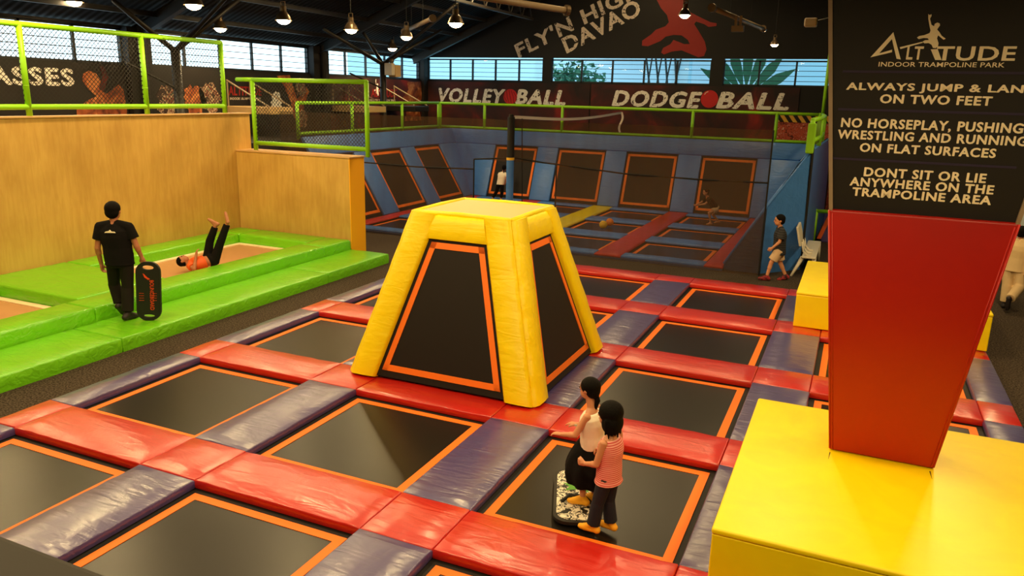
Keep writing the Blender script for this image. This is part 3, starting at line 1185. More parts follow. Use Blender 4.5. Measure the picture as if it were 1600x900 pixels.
# ---------------------------------------------------------------- yellow pyramid
BX0, BX1, BY0, BY1 = 0.34, 2.77, 2.88, 5.32
TX0, TX1, TY0, TY1, TH = 0.90, 2.20, 3.45, 4.76, 2.0
pyr = thing('padded_pyramid', 'yellow padded pyramid with black mesh sides and tan top in the court', 'climbing pyramid', ((BX0 + BX1) / 2, (BY0 + BY1) / 2, 0.0))
bc = [Vector((BX0, BY0, 0.02)), Vector((BX1, BY0, 0.02)), Vector((BX1, BY1, 0.02)), Vector((BX0, BY1, 0.02))]
tcn = [Vector((TX0, TY0, TH)), Vector((TX1, TY0, TH)), Vector((TX1, TY1, TH)), Vector((TX0, TY1, TH))]
for k in range(4):
    a, b, c, d = bc[k], bc[(k + 1) % 4], tcn[(k + 1) % 4], tcn[k]
    ex = (b - a).normalized()
    up = ((d + c) / 2 - (a + b) / 2)
    H = up.length
    ey = up.normalized()
    nz = ex.cross(ey).normalized()          # outward
    wb, wt = (b - a).length, (c - d).length

    def P(x, y, e):                          # x from the left edge share, measured on the face
        return (a + b) / 2 + ex * x + ey * y + nz * e

    def half(y):
        return wb / 2 + (wt / 2 - wb / 2) * y / H
    lw = 0.34                                # pad width at the foot
    lt = 0.34
    hd = 0.30                                # header depth
    # corner pads: left and right strip of the face
    for s in (-1, 1):
        m = MB()
        n = 16
        rings_ = []
        for q in range(n + 1):
            y = (H - 0.0) * q / n
            o_ = half(y)
            w = lw
            dent = 0.004 * math.sin(q * 2.1 + k)
            xa, xb = s * o_, s * (o_ - w)
            if s < 0:
                pts = [P(xa, y, -0.05), P(xa - .0, y, 0.036), P(xa + .04, y, 0.068 + dent), P((xa + xb) / 2, y, 0.078 + dent), P(xb - .03, y, 0.066 + dent), P(xb, y, 0.036), P(xb, y, -0.05)]
            else:
                pts = [P(xb, y, -0.05), P(xb, y, 0.036), P(xb + .03, y, 0.066 + dent), P((xa + xb) / 2, y, 0.078 + dent), P(xa - .04, y, 0.068 + dent), P(xa, y, 0.036), P(xa, y, -0.05)]
            rings_.append(pts)
        m.rings(rings_)
        smooth_angle(m.build('corner_pad', 'yellow', pyr), 50)
    # header pad
    m = MB()
    n = 10
    rings_ = []
    for q in range(n + 1):
        f = -1 + 2 * q / n
        pts = []
        for (yy, e) in ((H - hd, -0.04), (H - hd, 0.036), (H - hd + .05, 0.062), (H - 0.1, 0.066), (H - 0.02, 0.05), (H, 0.02), (H, -0.04)):
            pts.append(P(f * (half(yy) - lt + 0.01), yy, e + 0.004 * math.sin(q * 1.9)))
        rings_.append(pts)
    m.rings(rings_)
    smooth_angle(m.build('header_pad', 'yellow', pyr), 50)
    # mesh panel and its border
    yb, yt = 0.02, H - hd + 0.03

    def inner(y, g):
        return half(y) - lw - g
    m = MB()
    m.hexa([P(-inner(yb, -.06), yb, -0.02), P(inner(yb, -.06), yb, -0.02), P(inner(yt, -.06), yt, -0.02), P(-inner(yt, -.06), yt, -0.02),
            P(-inner(yb, -.06), yb, 0.0), P(inner(yb, -.06), yb, 0.0), P(inner(yt, -.06), yt, 0.0), P(-inner(yt, -.06), yt, 0.0)])
    pan = m.build('rebound_mat', 'reb_mat', pyr)
    m = MB()
    g, bw = 0.05, 0.075
    ya, yz = 0.10, H - hd - 0.035

    def bar(p, q, r, s_):
        m.hexa([P(*p, 0.0), P(*q, 0.0), P(*r, 0.0), P(*s_, 0.0), P(*p, 0.008), P(*q, 0.008), P(*r, 0.008), P(*s_, 0.008)])
    bar((-inner(ya, g), ya), (inner(ya, g), ya), (inner(ya + bw, g), ya + bw), (-inner(ya + bw, g), ya + bw))
    bar((-inner(yz - bw, g), yz - bw), (inner(yz - bw, g), yz - bw), (inner(yz, g), yz), (-inner(yz, g), yz))
    bar((-inner(ya, g), ya), (-inner(ya, g + bw), ya), (-inner(yz, g + bw), yz), (-inner(yz, g), yz))
    bar((inner(ya, g + bw), ya), (inner(ya, g), ya), (inner(yz, g), yz), (inner(yz, g + bw), yz))
    m.build('orange_border', 'orange', pyr)
m = MB()
m.hexa([(TX0 + .02, TY0 + .02, TH - .08), (TX1 - .02, TY0 + .02, TH - .08), (TX1 - .02, TY1 - .02, TH - .08), (TX0 + .02, TY1 - .02, TH - .08),
        (TX0 + .02, TY0 + .02, TH + .02), (TX1 - .02, TY0 + .02, TH + .02), (TX1 - .02, TY1 - .02, TH + .02), (TX0 + .02, TY1 - .02, TH + .02)], 0.02, 2)
m.build('top_deck', 'deck_tan', pyr)
m = MB()
for k in range(4):
    a, b = tcn[k], tcn[(k + 1) % 4]
    m.tube([a + Vector((0, 0, .005)), (a + b) / 2 + Vector((0, 0, .016)), b + Vector((0, 0, .005))], 0.035, 8)
m.build('top_piping', 'yellow', pyr, smooth=True)

# ---------------------------------------------------------------- yellow boxes on the court
def yellow_box(x0, x1, y0, y1, h, label):
    t = thing('padded_box', label, 'padded box', ((x0 + x1) / 2, (y0 + y1) / 2, 0.0), 'yellow padded boxes')
    m = MB()
    m.box(x0 + .005, x1 - .005, y0 + .005, y1 - .005, 0.012, h - 0.045, 0.012, 2)
    m.build('side_padding', 'yellow_flat', t)
    m = MB()
    m.box(x0, x1, y0, y1, h - 0.05, h, 0.018, 3)
    smooth_angle(m.build('top_pad', 'yellow_flat', t), 50)
    return t


SLITS = [((5.853, 1.94), (5.845, 1.80)), ((6.60, 1.94), (6.606, 1.80))]
nb = yellow_box(5.155, 7.78, 0.30, 2.93, 0.57, 'large yellow padded box under the rules sign, cut by the bottom edge')
m = MB()
for (a, b) in SLITS:
    m.hexa([(a[0] - .004, a[1], .565), (b[0] - .001, b[1], .565), (b[0] + .001, b[1], .565), (a[0] + .004, a[1], .565), (a[0] - .004, a[1], .5712), (b[0] - .001, b[1], .5712), (b[0] + .001, b[1], .5712), (a[0] + .004, a[1], .5712)])
m.build('cover_slit', 'black', nb)
fb = yellow_box(5.155, 7.80, 7.75, 10.40, 0.57, 'yellow padded box on the far court half behind the rules sign')

# ---------------------------------------------------------------- rules sign: a flaring padded pylon
PX, PY, PZ = 6.237, 1.983, 0.57
K = 0.12
sgn = thing('rules_sign', 'black rules sign on a flaring red padded pylon on the yellow box', 'sign', (PX, PY + 0.3, PZ))
EY = Vector((0, -K, 1)).normalized()
NZ = Vector((0, -1, -K)).normalized()
EXV = Vector((1, 0, 0))


def SP(x, y, e=0.0):        # face coordinates (x absolute, y up the face) to world
    return Vector((x, PY, PZ)) + EY * y + NZ * e


def SPB(x, y, e=0.0):       # the rear face, mirrored in depth
    d = 0.42
    p = SP(x, y, e)
    return Vector((p.x, 2 * (PY + d / 2) - p.y, p.z))


def hw(y):
    return 0.397 + 0.1135 * y


def frustum(m, ya, yb, inset, bev):
    q = []
    for y in (ya, yb):
        w = hw(y) - inset
        q += [SP(PX - w, y, -inset), SP(PX + w, y, -inset), SPB(PX + w, y, -inset), SPB(PX - w, y, -inset)]
    m.hexa(q, bev, 3)


m = MB()
frustum(m, 0.005, 2.08, 0.0, 0.022)
smooth_angle(m.build('red_padding', 'sign_red', sgn), 50)
m = MB()
for s in (-1, 1):
    m.tube([SP(PX + s * (hw(0.02) - 0.032), 0.02, 0.0), SP(PX + s * (hw(2.05) - 0.032), 2.05, 0.0)], 0.0045, 6)
    m.tube([SP(PX + s * (hw(0.02) - 0.01), 0.02, -0.006), SP(PX + s * (hw(2.07) - 0.01), 2.07, -0.006)], 0.009, 8)
m.build('seam_piping', 'sign_red', sgn, smooth=True)
m = MB()
frustum(m, 2.06, 4.6, 0.03, 0.004)
ban = m.build('banner', 'ban', sgn)
m = MB()
for s in (-1, 1):
    a, b = SP(PX + s * (hw(2.06) - 0.02), 2.06, -0.035), SP(PX + s * (hw(4.6) - 0.02), 4.6, -0.035)
    w = Vector((0.014, 0, 0))
    d = Vector((0, 0.03, 0))
    m.hexa([a - w - d, a + w - d, a + w + d, a - w + d, b - w - d, b + w - d, b + w + d, b - w + d])
m.build('edge_trim', 'alu', sgn)


def sign_text(body, x0, x1, y0, h, bold=0.03, name='lettering', mat='print_white', shear=0.0):
    lettering(name, body, SP(x0, y0, -0.029), EXV, EY, x1 - x0, h, mat, ban, bold, shear, 0.004)


sign_text('INDOOR TRAMPOLINE PARK', 5.82, 6.588, 3.130, 0.032, 0.008)
sign_text('L', 5.988, 6.028, 3.178, 0.088, 0.028)
sign_text('T', 6.034, 6.090, 3.178, 0.088, 0.028)
sign_text('TUDE', 6.170, 6.640, 3.172, 0.094, 0.022)
LINES = [('ALWAYS JUMP & LAND', 5.627, 6.812, 2.950, 0.068), ('ON TWO FEET', 5.86, 6.556, 2.876, 0.064), ('NO HORSEPLAY, PUSHING,', 5.622, 6.795, 2.686, 0.080),
         ('WRESTLING AND RUNNING', 5.608, 6.806, 2.612, 0.067), ('ON FLAT SURFACES', 5.77, 6.638, 2.522, 0.066), ('DONT SIT OR LIE', 5.82, 6.609, 2.342, 0.069),
         ('ANYWHERE ON THE', 5.733, 6.668, 2.265, 0.067), ('TRAMPOLINE AREA', 5.758, 6.666, 2.189, 0.066)]
for body, x0, x1, y0, h in LINES:
    sign_text(body, x0, x1, y0, h, 0.036)


def logo_pts(poly):
    return [(6.04 + (X - 935) * .00098, 3.475 - (Y - 90) * .00104) for X, Y in poly]


JUMPER = [(980, 88), (990, 95), (1000, 90), (1003, 100), (996, 118), (1010, 155), (1028, 165), (1030, 150), (1045, 142), (1060, 148), (1064, 160), (1055, 175), (1050, 185), (1065, 200), (1085, 225), (1112, 243), (1100, 250), (1080, 235), (1062, 222), (1058, 240), (1072, 270), (1072, 290), (1060, 302), (1042, 300), (1030, 280), (1010, 270), (985, 272), (970, 262), (985, 252), (1010, 250), (1000, 240), (975, 238), (945, 245), (932, 235), (945, 225), (975, 220), (1000, 210), (1008, 205), (1010, 190), (1000, 165), (992, 140), (985, 118)]
LETTER_A = [(777, 200), (850, 375), (822, 370), (774, 244), (704, 336), (785, 312), (787, 328), (650, 362)]
SWOOSH = [(832, 296), (968, 262), (974, 268), (838, 308)]
STEM = [(1030, 310), (1073, 308), (1108, 378), (1068, 377)]
for nm, poly in (('logo_jumper', JUMPER), ('logo_letter', LETTER_A), ('logo_swoosh', SWOOSH), ('logo_stem', STEM)):
    m = MB()
    m.prism(list(reversed(logo_pts(poly))), SP(0, 0, -0.029), EXV, EY, 0.004)
    m.build(nm, 'print_white', ban)
for y in (3.094, 2.826, 2.464):
    m = MB()
    a, b = 5.59, 6.775
    m.prism([(a, y - .008), (b, y - .008), (b, y + .008), (a, y + .008)], SP(0, 0, -0.029), EXV, EY, 0.003)
    m.build('divider_line', 'indigo', ban)


# ---------------------------------------------------------------- green trampolines by the plywood wall
GREEN = 'green pads of the tumbling trampolines'
ST = 0.10
G2 = 0.30
for k, (ya, yb, lab) in enumerate([(-2.0, 2.33, 'low green step pad at the left edge, nearest of the front three'),
                                   (2.33, 6.83, 'long low green step pad with the man in black on it'),
                                   (6.83, 8.9, 'low green step pad farthest back, at the yellow wall end')]):
    pad('green_step_pad', -3.985, -3.03, ya + .009, yb - .009, FL, ST, 'green', lab, 'pad', GREEN, 0.006, 50 + k, rnd=0.02)
for k, (x0, x1, ya, yb, nm, lab) in enumerate([
        (-4.61, -4.005, -2.0, 2.70, 'green_frame_pad', 'raised green front pad at the left photo edge'),
        (-4.61, -4.005, 2.715, 8.02, 'green_frame_pad', 'long raised green front pad behind the bounce board'),
        (-4.61, -4.005, 8.035, 8.9, 'green_corner_pad', 'raised green corner pad at the right end of the trampoline'),
        (-6.44, -4.63, 8.21, 8.9, 'green_frame_pad', 'raised green end pad along the lower plywood wall'),
        (-7.08, -6.465, 8.215, 8.9, 'green_corner_pad', 'raised green pad in the corner of both plywood walls'),
        (-7.08, -6.465, 4.56, 8.19, 'green_frame_pad', 'long raised green back pad along the tall plywood wall'),
        (-7.08, -4.635, 2.915, 4.53, 'green_bridge_pad', 'wide raised green pad between the two tan trampolines'),
        (-7.08, -6.465, -2.0, 2.89, 'green_frame_pad', 'raised green back pad by the nearest part of the plywood wall')]):
    pad(nm, x0, x1, ya, yb, FL, G2, 'green', lab, 'pad', GREEN, 0.01, 60 + k, rnd=0.035)
for (ya, yb, lab) in ((4.54, 8.2, 'long tan trampoline bed where someone tumbles upside down'), (-2.0, 2.9, 'tan trampoline bed at the left photo edge')):
    t = thing('tumbling_trampoline', lab, 'trampoline', (-5.55, (ya + yb) / 2, FL), 'tan tumbling trampolines')
    m = MB()
    m.grid(lambda a, b: Vector((-6.42 + a * 1.78, ya + .04 + b * (yb - ya - .08), 0.10 - 0.03 * (1 - (2 * a - 1) ** 2) * (1 - (2 * b - 1) ** 2))), 8, 12)
    m.build('jumping_mat', 'tan_mat', t, smooth=True)
    m = MB()
    ring(m, -6.45, -4.625, ya + .005, yb - .005, 0.13, 0.09, 0.114)
    m.build('mat_edge', 'tan_edge', t)
    m = MB()
    ring(m, -6.445, -4.63, ya + .01, yb - .01, 0.06, FL, 0.089)
    m.build('frame', 'black', t)

# plywood walls
t = thing('plywood_wall', 'tall plywood wall behind the green trampolines', 'plywood wall', (-7.2, 3.0, FL))
m = MB()
m.box(-7.3, -7.1, -4.0, 9.45, FL, 2.84)
m.build('panel', 'ply', t)
m = MB()
m.box(-7.34, -7.07, -4.0, 9.47, 2.84, 2.87, 0.004, 1)
m.build('top_plank', 'ply_edge', t)
t = thing('low_plywood_wall', 'lower plywood wall with a yellow end standing across the trampolines', 'plywood wall', (-5.6, 9.2, FL))
m = MB()
m.box(-7.09, -4.02, 8.95, 9.48, FL, 2.03)
m.build('panel', 'ply', t)
m = MB()
m.box(-7.09, -3.98, 8.93, 9.50, 2.03, 2.06, 0.004, 1)
m.build('top_plank', 'ply_edge', t)
m = MB()
m.box(-4.02, -4.0, 8.95, 9.48, FL, 2.03)
m.build('end_panel', 'amber', t)


# ---------------------------------------------------------------- lime handrails
def rail_tube(m, pts, r=0.05):
    m.tube(pts, r, 12)
    # taped joints of the foam sleeves
    for a, b in zip(pts[:-1], pts[1:]):
        a, b = Vector(a), Vector(b)
        L = (b - a).length
        d = (b - a) / L
        for k in range(1, int(L / 0.5)):
            c = a + d * 0.5 * k
            m.tube([c - d * .006, c + d * .006], r * 1.05, 12)


def railing(label, posts, z0, zs, net, group='lime handrails', name='safety_railing', r=0.05, closed=False, netz=None, extra=None):
    """posts: list of (x, y); zs: heights of the horizontal rails; net: material of the mesh infill or None"""
    t = thing(name, label, 'railing', (posts[0][0], posts[0][1], z0), group)
    for (x, y) in posts:
        m = MB()
        rail_tube(m, [(x, y, z0), (x, y, zs[-1])], r)
        m.ball((x, y, zs[-1]), r * 1.02, 2)
        m.build('post', 'rail', t, smooth=True)
    for z in zs:
        m = MB()
        rail_tube(m, [(x, y, z) for x, y in posts] + ([(extra[0], extra[1], z)] if extra else []), r * 0.96)
        m.build('handrail', 'rail', t, smooth=True)
    if net:
        za, zb = netz or (zs[0], zs[-1])
        for (xa, ya), (xb, yb) in zip(posts[:-1], posts[1:]):
            m = MB()
            m.quad((xa, ya, za), (xb, yb, za), (xb, yb, zb), (xa, ya, zb))
            m.build('mesh_infill', net, t, fix=False)
    return t


railing('tall lime green railing with diamond mesh on top of the tall plywood wall', [(-7.2, 1.85), (-7.2, 4.3), (-7.2, 6.72), (-7.2, 8.8)], 2.87, (3.02, 4.36), 'link')
railing('lime green railing with diamond mesh on the lower plywood wall', [(-6.75, 9.22), (-3.72, 9.22)], 2.06, (2.22, 3.60), 'link', extra=None)
m = MB()
rail_tube(m, [(-6.75, 9.22, 3.6), (-7.2, 9.22, 3.6)], 0.048)
o = m.build('handrail', 'rail', [c for c in SC.objects if c.get('label', '').startswith('lime green railing with diamond')][0], smooth=True)


# ---------------------------------------------------------------- dodgeball court
DG = 'pads of the dodgeball court'
D0, D1 = 11.75, 19.2
V_STRIPS = [(0.59, 1.2, 'red', 'red lane pad running back through the dodgeball court, right of the balls'),
            (-1.88, -1.22, 'yellow', 'yellow centre lane pad of the dodgeball court'),
            (-4.33, -3.70, 'red', 'red lane pad of the dodgeball court ending behind the blue pole'),
            (3.05, 3.44, 'red', 'red edge pad along the right slope of the dodgeball court'),
            (-6.32, -5.95, 'red', 'red edge pad along the foot of the left slope')]
for k, (x0, x1, c, lab) in enumerate(V_STRIPS):
    pad(c + '_lane_pad', x0, x1, D0, D1, -0.055, 0.0, 'yellow' if c == 'yellow' else 'dodge_red', lab, 'pad', DG, 0.01, 80 + k)
# the two red strips stretch over the frame
H_ROWS = [(11.78, 12.15), (13.93, 14.6), (16.4, 17.05), (18.85, 19.2)]
LANES = [(-5.95, -4.33), (-3.70, -1.88), (-1.22, 0.59), (1.2, 3.05)]
LN = ['in the far left lane', 'left of the yellow strip', 'in the two-ball lane', 'in the right lane']
RN = ['nearest blue cross pad', 'second blue cross pad', 'third blue cross pad', 'farthest blue cross pad']
for i, (x0, x1) in enumerate(LANES):
    for j, (y0, y1) in enumerate(H_ROWS):
        pad('blue_cross_pad', x0 + .004, x1 - .004, y0, y1, -0.055, 0.0, 'blue', '%s %s of the dodgeball court' % (RN[j], LN[i]), 'pad', DG, 0.01, 90 + i * 4 + j)
    for j in range(3):
        bed(x0, x1, H_ROWS[j][1], H_ROWS[j + 1][0], -0.08, 'black bed, %s from the front %s of the dodgeball court' % (ORD[j], LN[i]), 'dodgeball trampoline beds')
m = MB()
m.box(-6.3, 3.44, D0 - 0.02, D0 + 0.05, FL, -0.055)
trim(m, 'slate')

# sloped trampoline walls, one thing per side
SB, SA = 20.12, 19.2             # back slope: top y, foot y
SZ = 2.2
LT_, LF = -7.62, -6.32           # left slope: top x, foot x


def slope_panel(m, f, a0, a1, t0, t1, off, th):
    """slab on the slope f(a, t) from a0..a1 along, t0..t1 up (0..1)"""
    m.hexa([f(a0, t0, off), f(a1, t0, off), f(a1, t1, off), f(a0, t1, off), f(a0, t0, off + th), f(a1, t0, off + th), f(a1, t1, off + th), f(a0, t1, off + th)])


def f_back(a, t, e):
    n = Vector((0, -SZ, SB - SA)).normalized()
    return Vector((a, SA + (SB - SA) * t, SZ * t)) + n * e


def f_left(a, t, e):
    n = Vector((SZ, 0, LF - LT_)).normalized()
    return Vector((LF + (LT_ - LF) * t, a, SZ * t)) + n * e


def slope_wall(name, label, f, spans, mats_spans, loc, hip):
    """spans: whole extent along; mats_spans: list of (a0, a1) openings with mats"""
    t = thing(name, label, 'sloped trampoline wall', loc)
    t0, t1 = 0.03, 0.775
    # backing board
    m = MB()
    a0, a1 = spans
    m.hexa([f(a0, 0, -.12), f(a1, 0, -.12), f(a1 + hip[1], 1, -.12), f(a0 + hip[0], 1, -.12), f(a0, 0, -.06), f(a1, 0, -.06), f(a1 + hip[1], 1, -.06), f(a0 + hip[0], 1, -.06)])
    m.build('backing', 'skirt', t)
    cuts = [a0] + [v for s in mats_spans for v in s] + [a1]
    for k in range(0, len(cuts), 2):
        c0, c1 = cuts[k], cuts[k + 1]
        m = MB()
        h0 = hip[0] * t1 if k == 0 else 0
        h1 = hip[1] * t1 if k == len(cuts) - 2 else 0
        m.hexa([f(c0, 0, -.06), f(c1, 0, -.06), f(c1 + h1, t1 + .004, -.06), f(c0 + h0, t1 + .004, -.06), f(c0, 0, .03), f(c1, 0, .03), f(c1 + h1, t1 + .004, .03), f(c0 + h0, t1 + .004, .03)], 0.02, 2)
        smooth_angle(m.build('side_pad', 'blue', t), 50)
    m = MB()
    m.hexa([f(a0 + hip[0] * t1, t1 + .006, -.06), f(a1 + hip[1] * t1, t1 + .006, -.06), f(a1 + hip[1], 1, -.06), f(a0 + hip[0], 1, -.06),
            f(a0 + hip[0] * t1, t1 + .006, .03), f(a1 + hip[1] * t1, t1 + .006, .03), f(a1 + hip[1], 1, .03), f(a0 + hip[0], 1, .03)], 0.02, 2)
    smooth_angle(m.build('top_pad', 'blue', t), 50)
    for (c0, c1) in mats_spans:
        m = MB()
        slope_panel(m, f, c0, c1, t0, t1, -.05, .015)
        mt = m.build('rebound_mat', 'reb_mat', t)
        m = MB()
        g, bw = 0.05, 0.075
        tw = bw / (SZ * 1.1)
        ta, tb = t0 + .02, t1 - .02
        for (p0, p1, q0, q1) in ((c0 + g, c1 - g, ta, ta + tw), (c0 + g, c1 - g, tb - tw, tb), (c0 + g, c0 + g + bw, ta, tb), (c1 - g - bw, c1 - g, ta, tb)):
            slope_panel(m, f, p0, p1, q0, q1, -.035, .008)
        m.build('orange_border', 'orange', t)
    return t


hipx = LT_ - LF
slope_wall('back_slope_wall', 'blue padded slope with four orange-edged mats across the back of the dodgeball court', f_back, (LF, 3.44),
           [(-5.75, -4.15), (-3.42, -1.75), (-1.06, 0.62), (1.34, 3.02)], (-1.5, SA, FL), (hipx, 1.2))
slope_wall('left_slope_wall', 'blue padded slope with orange-edged mats on the left of the dodgeball court', f_left, (11.9, SA),
           [(12.05, 13.75), (14.56, 16.25), (17.04, 18.72)], (LF, 15.5, FL), (0, SB - SA))
# right slope wall with its slanted end panel
t = thing('right_slope_wall', 'blue side wall with a slanted end panel right of the dodgeball court', 'sloped trampoline wall', (4.4, 15.5, FL))
m = MB()
m.hexa([(3.44, 12.0, FL), (4.9, 12.85, FL), (5.0, SA, FL), (3.44, SA, FL), (4.68, 12.2, 2.2), (4.86, 12.85, 2.42), (4.9, SA + .9, 2.42), (4.68, SA + .9, 2.2)])
m.build('slope_core', 'slate', t)
m = MB()
m.hexa([(3.43, 11.9, FL), (4.2, 11.9, FL), (4.2, 11.96, FL), (3.43, 11.96, FL), (3.44, 11.9, 0.02), (4.2, 11.9, 1.32), (4.2, 11.96, 1.32), (3.44, 11.96, 0.02)])
m.build('end_panel', 'slate', t)
m = MB()
m.hexa([(4.2, 11.9, FL), (4.93, 12.78, FL), (4.88, 12.84, FL), (4.15, 11.96, FL), (4.2, 11.9, 1.32), (4.86, 12.7, 2.42), (4.81, 12.76, 2.42), (4.15, 11.96, 1.32)])
m.build('angled_end_panel', 'blue', t)
m = MB()
m.hexa([(4.88, 12.84, FL), (4.94, 12.8, FL), (5.06, SA + .9, FL), (5.0, SA + .9, FL), (4.82, 12.76, 2.42), (4.88, 12.72, 2.42), (5.0, SA + .9, 2.42), (4.94, SA + .9, 2.42)])
m.build('outer_panel', 'blue', t)
m = MB()
m.tube([(3.44, 11.92, 0.03), (4.2, 11.92, 1.34), (4.86, 12.72, 2.44)], 0.035, 8)
m.build('edge_piping', 'blue', t, smooth=True)
m = MB()
m.tube([(4.93, 12.78, FL), (4.90, 12.74, 2.5)], 0.03, 8)
m.build('corner_post', 'black', t)

# railings round the court
railing('lime green two-bar railing along the left walkway above the blue slope', [(-8.22, 12.5), (-8.22, 15.0), (-8.22, 17.8), (-8.22, 20.26)], 2.1, (2.24, 3.06), None)
railing('long lime green two-bar railing along the back walkway', [(-8.2, 20.36), (-6.42, 20.36), (-3.5, 20.36), (0.88, 20.36), (3.4, 20.36), (4.6, 20.36)], 2.1, (2.24, 3.06), None)
t = railing('lime green railing with brown netting down the right side of the dodgeball court', [(4.84, 12.72), (4.9, 15.2), (4.86, 17.6), (4.7, 19.9)], 2.42, (2.62, 3.06), 'net_light', netz=(2.5, 3.02))
m = MB()
rail_tube(m, [(4.70, 19.9, 3.06), (4.70, 19.95, 4.9)], 0.05)
m.build('tall_post', 'rail', t, smooth=True)
m = MB()
m.box(4.76, 4.92, 12.62, 12.80, 2.38, 3.0, 0.03, 2)
m.build('padded_post', 'rail', t)

# net across the front of the court
NV = 11.66
t = thing('safety_net', 'brown safety net hung across the front of the dodgeball court', 'net', (-2.0, NV, FL))
for (x0, x1, z0, z1) in ((-8.1, -2.43, FL, 2.86), (-2.43, -0.36, 1.93, 2.86), (-0.36, 4.19, FL, 2.86)):
    m = MB()
    nx = max(4, int((x1 - x0) / 0.25))
    m.grid(lambda a, b: Vector((x0 + a * (x1 - x0), NV + 0.05 * math.sin((x0 + a * (x1 - x0)) * 5), z0 + b * (z1 - z0))), nx, 4)
    m.build('net_panel', 'net', t, smooth=True, fix=False)
for pts in ([(-5.5, NV, 1.68), (-4.0, NV, 1.66), (-2.43, NV, 1.70)], [(-2.43, NV, 1.93), (-1.4, NV, 2.02), (-0.7, NV, 1.95), (-0.36, NV, 1.93)],
            [(-0.36, NV, 1.93), (1.2, NV, 1.82), (2.8, NV, 1.80), (4.19, NV, 1.82)], [(-2.43, NV, FL), (-2.43, NV, 1.93)],
            [(-0.36, NV, FL), (-0.36, NV, 1.93)], [(4.19, NV, FL), (4.19, NV, 2.86)]):
    m = MB()
    m.tube(pts, 0.018, 6)
    m.build('net_cord', 'cord', t)
for pts in ([(-1.52, NV + .04, 2.9), (-1.6, NV + .04, 1.3), (-1.5, NV + .04, 0.02)], [(-1.25, NV + .04, 2.9), (-1.2, NV + .04, 1.3), (-1.18, NV + .04, 0.02)]):
    m = MB()
    m.tube(pts, 0.012, 6)
    m.build('net_cord', 'cord', t)

# volleyball pole and top tape
t = thing('volleyball_pole', 'blue padded pole with a black upper half at the centre lane', 'pole', (-1.44, 11.53, FL))
m = MB()
m.tube([(-1.44, 11.53, FL), (-1.44, 11.53, 2.99)], 0.05, 12)
m.build('shaft', 'black', t)
m = MB()
m.tube([(-1.44, 11.53, FL + .01), (-1.44, 11.53, 1.98)], 0.085, 16)
smooth_angle(m.build('blue_sleeve', 'blue', t), 50)
m = MB()
m.tube([(-1.44, 11.53, 1.98), (-1.44, 11.53, 2.93)], 0.082, 16)
smooth_angle(m.build('black_sleeve', 'black', t), 50)
m = MB()
m.tube([(-1.44, 11.53, 1.975), (-1.44, 11.53, 2.03)], 0.09, 16)
m.build('collar', 'ball_yellow', t)
t = thing('volleyball_net_tape', 'sagging white top tape of the volleyball net', 'net', (-1.46, 16.0, FL))
m = MB()


def tape(a, b):
    y = 11.70 + a * (20.28 - 11.70)
    z = 2.96 - 0.10 * math.sin(PI * a) ** 1.2 - (0.06 * a) + 0.06 * a * a
    return Vector((-1.44 + 0.012 * math.sin(a * 9), y, z - 0.07 * b))


m.grid(tape, 30, 1)
o = m.build('tape', 'white_tape', t, fix=False)
m = MB()
m.grid(lambda a, b: Vector((-1.46 + 0.07 * b + 0.05 * math.sin(a * 6), 20.28, 2.95 - a * 0.65)), 10, 1)
m.build('loose_end', 'white_tape', t, fix=False)

# balls
for (x, y, z, c, lab) in ((-0.33, 15.35, 0.05, 'ball_yellow', 'yellow ball on the dodgeball trampoline'), (-0.30, 15.85, 0.05, 'ball_orange', 'orange ball just behind the yellow ball')):
    m = MB()
    m.ball((x, y, -0.065 + 0.11), 0.11, 3)
    tag(m.build('dodgeball', c, smooth=True), lab, 'ball', 'dodgeballs')


# ---------------------------------------------------------------- banners and murals
EXB, EYB = Vector((1, 0, 0)), Vector((0, 0, 1))
EXL, EYL = Vector((0, 1, 0)), Vector((0, 0, 1))


def back_banner(name, label, x0, x1, z0, z1, mat):
    t = thing(name, label, 'banner', ((x0 + x1) / 2, BY - 0.02, z0))
    m = MB()
    m.box(x0, x1, BY - 0.035, BY - 0.015, z0, z1)
    m.build('cloth', mat, t)
    return t


def left_banner(label, y0, y1, z0, z1, mat, xo=0.02):
    t = thing('wall_banner', label, 'banner', (WX + xo, (y0 + y1) / 2, z0))
    m = MB()
    m.box(WX + xo, WX + xo + 0.02, y0, y1, z0, z1)
    m.build('cloth', mat, t)
    return t


YB = BY - 0.036
t = back_banner('volleyball_banner', 'dark red VOLLEY BALL banner under the left back window', -10.5, -3.6, 2.15, 3.86, 'banner')
lettering('lettering', 'VOLLEY', (-10.02, YB, 3.045), EXB, EYB, 2.98, 0.57, 'letters', t, 0.045, 0.22, 0.01)
lettering('lettering', 'BALL', (-6.62, YB, 3.065), EXB, EYB, 2.08, 0.56, 'letters', t, 0.045, 0.22, 0.01)
m = MB()
m.tube([(-6.83, YB, 3.33), (-6.83, YB - 0.02, 3.33)], 0.29, 24)
m.build('printed_ball', 'print_red', t)
m = MB()
for k in range(-2, 3):
    m.tube([(-6.83 + 0.1 * k - .06, YB - 0.021, 3.33 + math.sqrt(max(0, .078 - (.1 * k) ** 2)) * .9), (-6.83 + .1 * k * 1.3, YB - .021, 3.33), (-6.83 + 0.1 * k + .06, YB - 0.021, 3.33 - math.sqrt(max(0, .078 - (.1 * k) ** 2)) * .9)], 0.008, 5)
m.build('ball_seams', 'banner', t)
t = back_banner('dodgeball_banner', 'dark red DODGE BALL banner under the middle back window', -3.55, 3.75, 2.15, 3.86, 'banner')
lettering('lettering', 'DODGE', (-2.73, YB, 3.09), EXB, EYB, 3.27, 0.58, 'letters', t, 0.045, 0.22, 0.01)
lettering('lettering', 'BALL', (1.04, YB, 3.12), EXB, EYB, 2.42, 0.57, 'letters', t, 0.045, 0.22, 0.01)
m = MB()
